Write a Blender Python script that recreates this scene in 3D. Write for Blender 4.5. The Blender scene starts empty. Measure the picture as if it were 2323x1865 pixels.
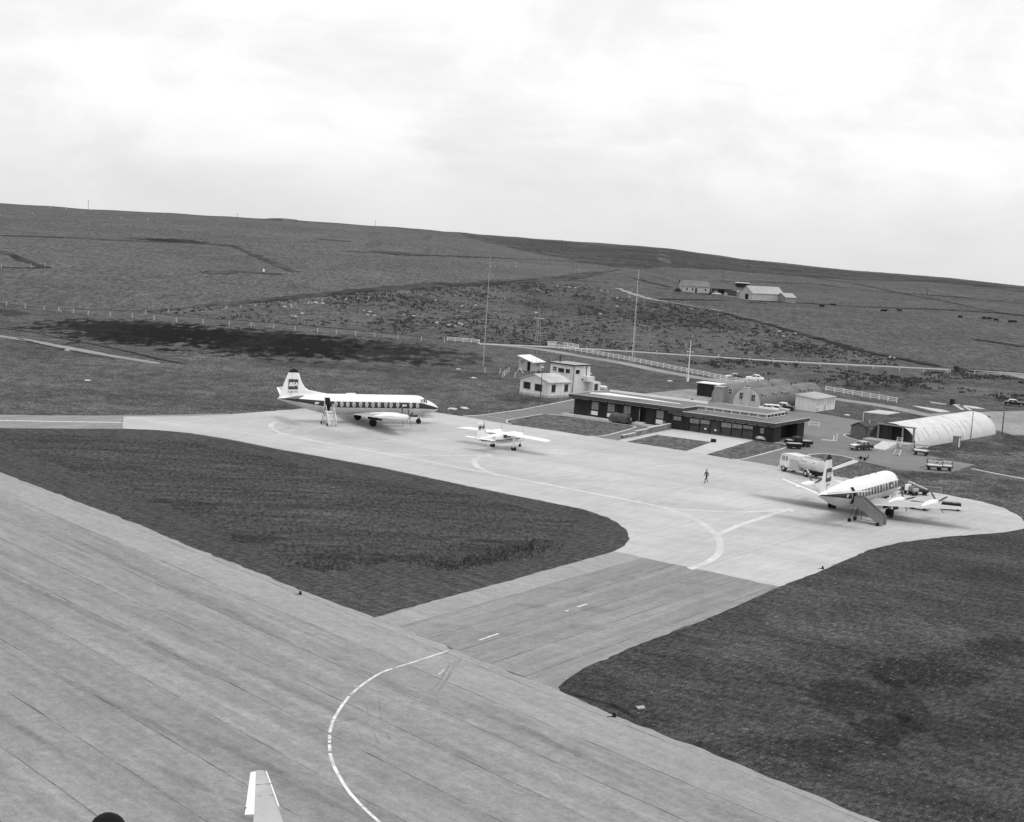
import bpy, bmesh, math, random
import numpy as np
from mathutils import Vector, Matrix
R = math.radians
random.seed(7)
rng = np.random.default_rng(7)
sc = bpy.context.scene
COL = sc.collection

# ------------------------------------------------------------------ camera
CAM_H, PITCH, ROLL, FPX = 32.244, 0.1138, 0.0662, 3750.0      # metres, radians, focal length in photo pixels
PW, PH = 2323.0, 1865.0
c0, s0 = math.cos(PITCH), math.sin(PITCH)
FWD = Vector((0, c0, -s0)); UP0 = Vector((0, s0, c0)); RT0 = Vector((1, 0, 0))
RT = RT0 * math.cos(ROLL) + UP0 * math.sin(ROLL)
UP = -RT0 * math.sin(ROLL) + UP0 * math.cos(ROLL)
cam = bpy.data.cameras.new('camera'); camo = bpy.data.objects.new('camera', cam); COL.objects.link(camo)
m = Matrix((RT, UP, -FWD)).transposed().to_4x4(); m.translation = (0, 0, CAM_H)
camo.matrix_world = m
cam.sensor_fit = 'HORIZONTAL'; cam.sensor_width = 36.0; cam.lens = FPX / PW * 36.0
cam.clip_start = 1.0; cam.clip_end = 9000.0
sc.camera = camo

def ray(px, py): return (FWD * FPX + RT * (px - PW / 2) - UP * (py - PH / 2)).normalized()
def gp(px, py, z=0.0):
    """the point of the flat airfield (or of the level z) that lies at a pixel of the photograph"""
    d = ray(px, py); t = (z - CAM_H) / d.z
    return Vector((d.x * t, d.y * t, z))

# ------------------------------------------------------------------ world, sun, exposure
SUN_EL, SUN_ROT = R(66), R(160)
w = bpy.data.worlds.new('World'); sc.world = w; w.use_nodes = True
nt = w.node_tree; nt.nodes.clear()
N = nt.nodes.new; LK = nt.links.new
out = N('ShaderNodeOutputWorld'); bg = N('ShaderNodeBackground'); LK(bg.outputs[0], out.inputs[0])
sky = N('ShaderNodeTexSky'); sky.sky_type = 'NISHITA'; sky.sun_disc = False
sky.sun_elevation = SUN_EL; sky.sun_rotation = SUN_ROT; sky.air_density = 1.0; sky.dust_density = 3.0
bw = N('ShaderNodeRGBToBW'); LK(sky.outputs[0], bw.inputs[0])
tc = N('ShaderNodeTexCoord')
def vmul(src, v):
    n = N('ShaderNodeVectorMath'); n.operation = 'MULTIPLY'; LK(src, n.inputs[0]); n.inputs[1].default_value = v; return n.outputs[0]
def mth(op, a, b=None, clamp=False):
    n = N('ShaderNodeMath'); n.operation = op; n.use_clamp = clamp
    for i, v in enumerate((a, b)):
        if v is None: continue
        if hasattr(v, 'default_value'): LK(v, n.inputs[i])
        else: n.inputs[i].default_value = v
    return n.outputs[0]
def wnoise(scale, detail, rough, dist=0.0):
    n = N('ShaderNodeTexNoise'); LK(vmul(tc.outputs['Generated'], scale), n.inputs['Vector'])
    n.inputs['Scale'].default_value = 1.0; n.inputs['Detail'].default_value = detail; n.inputs['Roughness'].default_value = rough
    n.inputs['Distortion'].default_value = dist
    return n.outputs['Fac']
def maprange(v, a, b, c, d, smooth=False):
    n = N('ShaderNodeMapRange'); LK(v, n.inputs['Value'])
    if smooth: n.interpolation_type = 'SMOOTHSTEP'
    for k, x in zip(('From Min', 'From Max', 'To Min', 'To Max'), (a, b, c, d)): n.inputs[k].default_value = x
    return n.outputs[0]
# an even overcast: broad billows, flat streaks lower down, brighter overhead
big = maprange(wnoise((7.0, 7.0, 13.0), 7, 0.58, 0.35), 0.36, 0.66, -1.0, 1.0, True)
streak = maprange(wnoise((9.0, 9.0, 50.0), 6, 0.6, 0.6), 0.36, 0.66, -1.0, 1.0, True)
sep = N('ShaderNodeSeparateXYZ'); LK(tc.outputs['Generated'], sep.inputs[0])
lift = maprange(sep.outputs['Z'], -0.03, 0.09, 0.885, 1.13, True)
amp = maprange(sep.outputs['Z'], -0.015, 0.06, 0.25, 1.0, True)
cl = mth('ADD', mth('MULTIPLY', big, 0.10), mth('MULTIPLY', streak, 0.022))
cloud = mth('ADD', lift, mth('MULTIPLY', cl, amp))
cloud = mth('MULTIPLY', cloud, 7.6)                      # radiance before the 0.12 strength below
mixn = N('ShaderNodeMix'); mixn.data_type = 'FLOAT'; mixn.inputs[0].default_value = 0.06
LK(cloud, mixn.inputs[2]); LK(bw.outputs[0], mixn.inputs[3])
LK(mixn.outputs[0], bg.inputs['Color']); bg.inputs['Strength'].default_value = 0.12
sun = bpy.data.lights.new('sun', 'SUN'); sun.energy = 1.25; sun.angle = R(24); sun.color = (1, 1, 1)
suno = bpy.data.objects.new('sun', sun); COL.objects.link(suno)
sdir = Vector((math.sin(SUN_ROT) * math.cos(SUN_EL), math.cos(SUN_ROT) * math.cos(SUN_EL), math.sin(SUN_EL)))
suno.rotation_euler = sdir.to_track_quat('Z', 'Y').to_euler()
vs = sc.view_settings; vs.view_transform = 'Standard'; vs.look = 'None'; vs.exposure = 0.0; vs.gamma = 1.0; vs.use_curve_mapping = False
sc.render.engine = 'CYCLES'

# ------------------------------------------------------------------ materials (the photograph is black and white)
MATS = {}
def M(name, col, layers=(), rough=0.85, bump=0.0, bscale=2.0, rnd=0.0, rot=0.0, spec=0.25, metal=0.0, specks=None, blobs=(), nr=0.6, tilt=.07):
    """grey procedural material; layers = (scale xyz, amplitude, detail) of noise that multiply the grey"""
    if name in MATS: return MATS[name]
    mt = bpy.data.materials.new(name); mt.use_nodes = True
    t = mt.node_tree; n_ = t.nodes.new; l_ = t.links.new
    p = t.nodes['Principled BSDF']
    p.inputs['Roughness'].default_value = rough; p.inputs['Metallic'].default_value = metal
    p.inputs['Specular IOR Level'].default_value = spec
    co = n_('ShaderNodeTexCoord'); mp = n_('ShaderNodeMapping'); l_(co.outputs['Object'], mp.inputs[0]); mp.inputs['Rotation'].default_value = (0, 0, rot)
    if not layers: layers = (((0.9, 0.9, 0.9), 0.06, 3),)
    val = None
    for scl, a, det in layers:
        vm = n_('ShaderNodeVectorMath'); vm.operation = 'MULTIPLY'; l_(mp.outputs[0], vm.inputs[0])
        vm.inputs[1].default_value = scl if isinstance(scl, tuple) else (scl,) * 3
        nz = n_('ShaderNodeTexNoise'); l_(vm.outputs[0], nz.inputs['Vector']); nz.inputs['Scale'].default_value = 1; nz.inputs['Detail'].default_value = det
        nz.inputs['Roughness'].default_value = nr
        mr = n_('ShaderNodeMapRange'); l_(nz.outputs['Fac'], mr.inputs[0])
        for k, x in zip(('From Min', 'From Max', 'To Min', 'To Max'), (0.37, 0.63, 1 - a, 1 + a)): mr.inputs[k].default_value = x
        if val is None: val = mr.outputs[0]
        else:
            mm = n_('ShaderNodeMath'); mm.operation = 'MULTIPLY'; l_(val, mm.inputs[0]); l_(mr.outputs[0], mm.inputs[1]); val = mm.outputs[0]
    if blobs:                                              # patches of other ground cover with ragged soft edges
        def noise(sc_, det):
            vm = n_('ShaderNodeVectorMath'); vm.operation = 'MULTIPLY'; l_(co.outputs['Object'], vm.inputs[0]); vm.inputs[1].default_value = sc_
            nz = n_('ShaderNodeTexNoise'); l_(vm.outputs[0], nz.inputs['Vector']); nz.inputs['Scale'].default_value = 1; nz.inputs['Detail'].default_value = det; nz.inputs['Roughness'].default_value = .7
            return nz.outputs['Fac']
        def mt2(op, a, b):
            q = n_('ShaderNodeMath'); q.operation = op
            for i, x in enumerate((a, b)):
                if isinstance(x, (int, float)): q.inputs[i].default_value = x
                else: l_(x, q.inputs[i])
            return q.outputs[0]
        wob = mt2('SUBTRACT', mt2('ADD', mt2('MULTIPLY', noise((.05, .035, .05), 8), 1.4), mt2('MULTIPLY', noise((.35, .12, .2), 8), 3.2)), 2.3)
        for px, py, rx, ry, mult in blobs:
            c = gp(px, py); ex = gp(px + rx, py + rx * tilt) - c; ey = gp(px, py + ry) - c; det = ex.x * ey.y - ex.y * ey.x
            rows = ((ey.y / det, -ey.x / det), (-ex.y / det, ex.x / det)); sq = []
            for a, b in rows:
                vd = n_('ShaderNodeVectorMath'); vd.operation = 'DOT_PRODUCT'; l_(co.outputs['Object'], vd.inputs[0]); vd.inputs[1].default_value = (a, b, 0)
                v = mt2('SUBTRACT', vd.outputs['Value'], a * c.x + b * c.y); sq.append(mt2('MULTIPLY', v, v))
            r_ = mt2('ADD', mt2('POWER', mt2('ADD', sq[0], sq[1]), .5), wob)
            mr = n_('ShaderNodeMapRange'); mr.interpolation_type = 'SMOOTHSTEP'; l_(r_, mr.inputs[0])
            for k, x in zip(('From Min', 'From Max', 'To Min', 'To Max'), (.70, 1.06, mult, 1.0)): mr.inputs[k].default_value = x
            val = mt2('MULTIPLY', val, mr.outputs[0])
    if rnd:
        oi = n_('ShaderNodeObjectInfo'); mr = n_('ShaderNodeMapRange'); l_(oi.outputs['Random'], mr.inputs[0])
        mr.inputs['To Min'].default_value = 1 - rnd; mr.inputs['To Max'].default_value = 1 + rnd
        mm = n_('ShaderNodeMath'); mm.operation = 'MULTIPLY'; l_(val, mm.inputs[0]); l_(mr.outputs[0], mm.inputs[1]); val = mm.outputs[0]
    mm = n_('ShaderNodeMath'); mm.operation = 'MULTIPLY'; l_(val, mm.inputs[0]); mm.inputs[1].default_value = col; val = mm.outputs[0]
    if specks:
        ssc, thr, sval = specks
        vm = n_('ShaderNodeVectorMath'); vm.operation = 'MULTIPLY'; l_(mp.outputs[0], vm.inputs[0]); vm.inputs[1].default_value = (ssc,) * 3
        nz = n_('ShaderNodeTexNoise'); l_(vm.outputs[0], nz.inputs['Vector']); nz.inputs['Scale'].default_value = 1; nz.inputs['Detail'].default_value = 2
        n2 = n_('ShaderNodeTexNoise'); vm2 = n_('ShaderNodeVectorMath'); vm2.operation = 'MULTIPLY'; l_(mp.outputs[0], vm2.inputs[0]); vm2.inputs[1].default_value = (0.05,) * 3
        l_(vm2.outputs[0], n2.inputs['Vector']); n2.inputs['Scale'].default_value = 1
        sm = n_('ShaderNodeMath'); sm.operation = 'MULTIPLY_ADD'; l_(n2.outputs['Fac'], sm.inputs[0]); sm.inputs[1].default_value = 0.22; l_(nz.outputs['Fac'], sm.inputs[2])
        mr = n_('ShaderNodeMapRange'); l_(sm.outputs[0], mr.inputs[0])
        for k, x in zip(('From Min', 'From Max', 'To Min', 'To Max'), (thr, thr + 0.03, 0, sval)): mr.inputs[k].default_value = x
        ad = n_('ShaderNodeMath'); ad.operation = 'ADD'; l_(val, ad.inputs[0]); l_(mr.outputs[0], ad.inputs[1]); val = ad.outputs[0]
    cb = n_('ShaderNodeCombineColor')
    for i in range(3): l_(val, cb.inputs[i])
    l_(cb.outputs[0], p.inputs['Base Color'])
    if bump:
        nz = n_('ShaderNodeTexNoise'); l_(mp.outputs[0], nz.inputs['Vector']); nz.inputs['Scale'].default_value = bscale; nz.inputs['Detail'].default_value = 4
        b = n_('ShaderNodeBump'); b.inputs['Strength'].default_value = bump; b.inputs['Distance'].default_value = 0.25
        l_(nz.outputs['Fac'], b.inputs['Height']); l_(b.outputs[0], p.inputs['Normal'])
    MATS[name] = mt
    return mt
AX = R(33)            # the field's building grid: u runs 33 degrees below the x axis, v at 57 degrees
RUN = R(50.0)         # runway direction, degrees below the x axis
g_mid = M('mid_grass', 0.089, ((0.012, 0.12, 6), (0.07, 0.20, 8), ((0.4, 0.22, 0.3), 0.36, 8), ((2.2, 0.8, 1), 0.50, 5), ((4.5, 1.5, 1), .4, 2)), spec=0.04, bump=0.5, bscale=1.6, nr=.7,
    blobs=((330, 754, 275, 35, .13), (560, 772, 290, 37, .15), (800, 790, 230, 31, .28), (960, 804, 160, 18, .55), (20, 710, 45, 9, .5), (90, 800, 140, 14, .8), (700, 828, 170, 9, .75), (420, 905, 340, 16, .86), (920, 875, 120, 14, .85), (880, 835, 240, 12, .75), (1400, 838, 90, 9, .85), (2000, 880, 130, 9, .6), (2210, 1015, 130, 14, .62), (2310, 1000, 60, 16, .6), (2110, 1080, 90, 8, .6), (2250, 1110, 90, 12, .75), (2160, 1092, 80, 5, 1.25), (2120, 1030, 50, 6, .6), (1180, 905, 70, 8, .6), (1700, 800, 160, 9, 1.12), (2160, 880, 120, 10, 1.15), (2100, 862, 120, 6, .7)))
g_near = M('airfield_grass', 0.054, ((0.018, 0.14, 6), (0.09, 0.16, 8), ((0.06, 0.22, 0.1), 0.20, 8), ((0.35, 1.3, 0.5), 0.26, 8), ((2.8, 1.0, 1), 0.5, 5), (7.0, 0.5, 2)), spec=0.04, bump=0.8, bscale=2.5, specks=(2.6, 0.765, 0.09), rot=R(35), nr=.7,
    blobs=((1960, 1585, 150, 50, .55), (2110, 1525, 150, 40, .52), (2270, 1470, 90, 40, .58), (2010, 1655, 90, 34, .52), (1850, 1700, 170, 42, .68), (2200, 1650, 160, 46, .72), (1420, 1645, 90, 24, .70), (1560, 1705, 120, 26, .68), (1700, 1500, 180, 40, 1.24), (2000, 1430, 240, 40, 1.22), (1800, 1370, 140, 24, 1.15), (1640, 1560, 220, 12, 1.25), (2150, 1300, 200, 20, .85), (1540, 1500, 120, 20, .86), (2250, 1760, 120, 40, 1.18)))
g_mown = M('mown_grass', 0.062, ((0.04, 0.10, 6), ((0.12, 1.5, 0.3), 0.22, 8), ((2.2, 1.0, 1), 0.50, 5), (6.0, 0.5, 2)), spec=0.04, bump=0.5, bscale=2.5, rot=RUN, nr=.7)
g_isl = M('island_grass', 0.056, ((0.02, 0.16, 6), ((0.06, 0.35, 0.1), 0.28, 8), ((0.25, 1.2, .5), 0.24, 8), ((2.4, 0.7, 1), 0.55, 5), (6.0, 0.45, 2)), spec=0.04, bump=0.9, bscale=2.5, rot=R(-8), nr=.7,
    blobs=((400, 1150, 120, 16, .72), (560, 1225, 110, 20, .68), (150, 1060, 110, 9, .72), (760, 1270, 150, 12, .62), (960, 1270, 120, 10, .7), (1150, 1245, 120, 14, .78), (900, 1110, 200, 10, .78), (1150, 1150, 140, 12, .76), (600, 1035, 130, 7, .78), (800, 1180, 260, 26, 1.14), (350, 1040, 200, 14, 1.12)))
g_blade = M('grass_blades', 0.10, ((0.025, 0.2, 3), ((0.05, 0.3, 0.1), 0.24, 4), (0.8, 0.3, 3)), rough=0.95, spec=0.05, rot=R(-8))
g_hill = M('hill_pasture', 0.099, ((0.004, 0.08, 6), ((0.012, 0.010, 0.02), 0.10, 8), ((0.08, 0.06, 0.1), 0.14, 8), ((0.7, 0.16, 0.3), 0.40, 7), ((1.8, .5, .3), .4, 3)), spec=0.04, bump=0.25, bscale=0.5, nr=.7)
g_hill2 = M('far_pasture', 0.088, ((0.005, 0.08, 6), ((0.02, 0.014, 0.02), 0.12, 8), ((0.10, 0.06, .1), 0.15, 8), ((0.7, 0.16, 0.3), 0.40, 7), ((1.8, .5, .3), .4, 3)), spec=0.04, bump=0.2, bscale=0.5, nr=.7)
g_rough = M('rough_pasture', 0.090, ((0.012, 0.14, 6), (0.05, 0.18, 8), ((0.4, 0.2, .3), 0.32, 8), ((1.6, 0.5, 1), 0.5, 4)), spec=0.04, bump=0.6, bscale=0.8, nr=.7,
    blobs=((1330, 710, 200, 26, .72), (1550, 735, 160, 22, .74), (900, 700, 200, 16, .85), (1150, 665, 150, 12, .8), (700, 728, 120, 8, 1.15), (1800, 800, 120, 12, .75), (1080, 745, 160, 12, 1.1)))
g_heath = M('heather', 0.034, ((0.02, 0.30, 6), ((0.06, 0.1, 0.1), 0.45, 8), ((0.5, .12, .3), 0.45, 6)), spec=0.04, bump=0.8, bscale=0.7, rough=0.95, nr=.7)
g_moor = M('dark_moor', 0.058, ((0.008, 0.22, 6), ((0.015, 0.02, 0.02), 0.35, 8), ((0.2, 0.04, .1), 0.35, 8)), spec=0.04, bump=0.5, bscale=0.3, rough=0.95, nr=.72)
rush_m = M('rush_blades', 0.075, ((0.3, 0.3, 3),), rough=0.95, spec=0.05)
bed_m = M('bed_grass', 0.115, ((0.15, 0.14, 6), ((0.9, 0.6, 1), 0.40, 7), (3.0, 0.4, 3)), spec=0.04, bump=0.7, bscale=3)
concrete = M('apron_concrete', 0.445, ((0.02, 0.05, 6), ((0.012, 0.10, 0.05), 0.075, 8), ((0.10, 0.03, .1), 0.06, 8), ((1.3, 0.25, .6), 0.07, 5)), rnd=0.03, rough=0.8, spec=0.2, rot=AX, nr=.68,
    blobs=((745, 985, 120, 12, .88), (880, 972, 90, 7, .84), (1090, 1028, 70, 7, .90), (1990, 1180, 110, 14, .86), (1880, 1150, 80, 9, .88), (1560, 1150, 180, 9, .92), (1250, 1085, 240, 7, .95), (1760, 1215, 120, 12, .94), (1500, 1250, 90, 12, 1.05), (1850, 1085, 70, 8, .9), (560, 965, 90, 6, .95), (2130, 1160, 60, 7, .92), (1330, 1030, 120, 8, 1.04)))
joint_m = M('joint_filler', 0.27, rough=0.9)
stains = ((250, 1232, 160, 7, .84), (330, 1300, 200, 6, .84), (520, 1395, 180, 6, .82), (210, 1400, 120, 8, .82), (420, 1500, 170, 10, .80), (640, 1560, 150, 8, .86), (130, 1490, 110, 9, 1.10), (180, 1560, 120, 9, .80), (330, 1640, 150, 9, .82), (520, 1700, 120, 9, .80), (120, 1690, 100, 10, .84), (420, 1770, 120, 10, .82), (700, 1440, 160, 5, .88), (900, 1560, 190, 8, .85), (1150, 1640, 180, 9, .82), (1330, 1720, 140, 8, .84), (1010, 1700, 160, 9, .86), (800, 1700, 130, 9, 1.08), (1180, 1790, 150, 9, .88), (1420, 1700, 120, 7, .88), (60, 1330, 100, 7, .86), (700, 1800, 110, 8, .86), (950, 1450, 120, 6, .9), (300, 1550, 130, 7, 1.08), (580, 1630, 120, 7, 1.06))
asph = M('runway_asphalt', 0.238, ((0.02, 0.05, 6), ((0.012, 0.35, 0.1), 0.12, 8), ((0.07, 0.9, 0.2), 0.10, 8), ((0.2, 0.6, .3), 0.09, 8), (1.2, 0.12, 6), (5.0, 0.10, 2)), rnd=0.05, rough=0.8, spec=0.25, rot=RUN, nr=.7, blobs=stains, tilt=.46)
asph_e = M('shoulder_asphalt', 0.285, ((0.02, 0.05, 6), ((0.07, 0.9, 0.2), 0.08, 8), ((0.2, 0.6, .3), 0.06, 8), (1.2, 0.10, 6), (5.0, 0.08, 2)), rnd=0.03, rough=0.8, spec=0.25, rot=RUN, nr=.7)
asph_t = M('taxiway_asphalt', 0.232, ((0.02, 0.05, 6), ((0.015, 0.45, 0.1), 0.12, 8), ((0.08, 1.4, 0.2), 0.12, 8), (0.3, 0.08, 8), (1.5, 0.10, 6), (6.0, 0.06, 2)), rnd=0.03, rough=0.8, spec=0.25, rot=R(-57.5), nr=.7,
    blobs=((1200, 1375, 40, 6, .82), (1350, 1385, 40, 7, .82), (1300, 1340, 60, 5, .88), (1580, 1325, 60, 5, .86), (1340, 1425, 60, 7, .86), (1000, 1420, 70, 6, .9), (1240, 1470, 80, 8, 1.08), (1150, 1440, 60, 5, .88)))
seam_m = M('asphalt_seam', 0.15, ((0.12, 0.5, 6), (1.0, .3, 4)))
road_m = M('road_asphalt', 0.175, ((0.04, 0.10, 3), (0.4, 0.08, 4), (2.0, 0.06, 3)), rough=0.85)
track_m = M('gravel_track', 0.25, ((0.06, 0.12, 3), (0.6, 0.16, 4)), rough=0.9)
lane_m = M('pale_road', .34, ((.05, .1, 4), (.5, .1, 4)), rough=.9)
terrace_m = M('terrace_concrete', 0.50, ((0.06, 0.10, 4), ((0.1, 0.6, 0.2), 0.07, 4), (1.2, 0.05, 3)), rough=0.8, rot=AX)
kerb_m = M('kerb_concrete', 0.55, ((0.4, 0.12, 3),), rough=0.8)
mark_a = M('apron_line_paint', 0.55, ((0.08, 0.10, 6), (0.6, 0.10, 6), (3.0, 0.12, 4)), rough=0.7)
mark_r = M('runway_line_paint', 0.62, ((0.15, 0.14, 6), (1.2, 0.18, 6), (4.0, 0.22, 4)), rough=0.7)
white = M('white_paint', 0.80, ((0.5, 0.03, 3),), rough=0.35, spec=0.5)
cream = M('white_wall', 0.70, ((0.3, 0.06, 3), ((1.2, 1.2, 0.15), 0.10, 4), (3.0, 0.03, 3)), rough=0.8)
alum = M('pale_metal', 0.50, ((0.6, 0.06, 3), (0.15, 0.05, 3)), rough=0.38, spec=0.5)
wingm = M('wing_metal', 0.40, (((0.2, 0.9, 0.2), 0.05, 3), (0.8, 0.03, 3)), rough=0.4, spec=0.5)
band = M('dark_band', 0.022, ((0.5, 0.1, 3),), rough=0.3, spec=0.5)
red = M('badge_panel', 0.065, ((0.5, 0.06, 3),), rough=0.4, spec=0.4)
black = M('black_paint', 0.012, ((0.8, 0.2, 3),), rough=0.5)
dark = M('dark_opening', 0.010, ((0.8, 0.2, 3),), rough=0.8)
tyre = M('tyre_rubber', 0.020, ((2.0, 0.2, 3),), rough=0.85)
glass = M('dark_glass', 0.030, ((0.7, 0.3, 3),), rough=0.12, spec=0.6)
cabin_glass = M('cabin_window', 0.30, ((1.5, 0.25, 3),), rough=0.2, spec=0.6)
timber = M('dark_cladding', 0.024, (((2.5, 2.5, 0.2), 0.25, 4), (0.4, 0.2, 3)), rough=0.7)
fascia_m = M('grey_fascia', 0.062, ((0.4, 0.12, 3),), rough=0.6)
felt = M('roof_felt', 0.165, ((0.12, 0.18, 4), (0.8, 0.12, 4), (3.0, 0.08, 3)), rough=0.75)
felt2 = M('pale_felt', 0.36, ((0.2, 0.12, 4), (1.5, 0.1, 3)), rough=0.8)
foil = M('bright_strip', 0.84, ((0.4, 0.05, 3),), rough=0.3, spec=0.5)
frame_m = M('white_frame', 0.70, ((1.0, 0.05, 3),), rough=0.6)
blind = M('window_blind', 0.24, (((3.0, 3.0, 0.4), 0.22, 3),), rough=0.5)
stone = M('field_stone', 0.26, ((0.8, 0.25, 3), (4.0, 0.2, 3)), rnd=0.15, rough=0.9)
dstone = M('dark_stone', 0.085, ((0.4, 0.25, 3), (2.0, 0.25, 3)), rough=0.9)
nissen_m = M('grey_sheeting', 0.17, ((0.3, 0.10, 3), ((0.2, 0.2, 1.2), 0.10, 4)), rough=0.7)
nissen_end2 = M('dull_end_wall', 0.30, ((0.5, 0.08, 3),), rough=.85)
nissen_end = M('grey_end_wall', 0.47, ((0.5, 0.08, 3), ((1.5, 1.5, 0.3), 0.08, 4)), rough=0.85)
hang_m = M('hangar_skin', 0.62, ((0.25, 0.05, 3), ((0.5, 0.5, 2.0), 0.06, 4), (1.6, 0.03, 3)), rough=0.75)
rust = M('dark_metal', 0.05, ((0.8, 0.25, 3),), rough=0.7)
grey = M('grey_paint', 0.20, ((0.8, 0.12, 3),), rough=0.6)
lgrey = M('light_grey_paint', 0.42, ((0.8, 0.08, 3),), rough=0.55)
wood = M('weathered_wood', 0.13, (((0.6, 0.6, 4.0), 0.2, 3),), rough=0.85)
canvas = M('canvas_cover', 0.085, ((1.2, 0.25, 4),), rough=0.9)
fleece = M('fleece', 0.46, ((2.0, 0.1, 3),), rough=0.95)
heath_b = M('heather_blades', 0.040, ((0.3, 0.3, 3),), rough=0.95, spec=0.05)
tyre_mk = M('tyre_mark', 0.215, ((0.3, 0.2, 5), (2.0, .2, 4)), rough=.8)
verge_b = M('verge_blades', 0.085, ((0.3, 0.3, 3),), rough=0.95, spec=0.05)
carp = M('dark_car_paint', 0.022, ((0.8, 0.1, 3),), rough=0.10, spec=0.8)
gpost = M('pale_post', .50, ((1, .15, 3),))
hide = M('black_hide', 0.014, ((2.0, 0.2, 3),), rough=0.7)
skin = M('skin', 0.30, ((3.0, 0.1, 3),), rough=0.6)
cloth_d = M('dark_trousers', 0.03, ((3.0, 0.2, 3),), rough=0.9)
cloth_m = M('grey_jacket', 0.10, ((3.0, 0.2, 3),), rough=0.9)
chrome = M('bright_trim', 0.62, ((2.0, 0.1, 3),), rough=0.25, metal=0.6)
slate = M('slate_roof', 0.17, ((0.3, 0.12, 3), ((0.3, 0.3, 3.0), 0.12, 3)), rough=0.8)
tin = M('tin_roof', 0.36, ((0.3, 0.08, 3), ((2.0, 0.3, 0.3), 0.06, 3)), rough=0.6)

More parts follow.
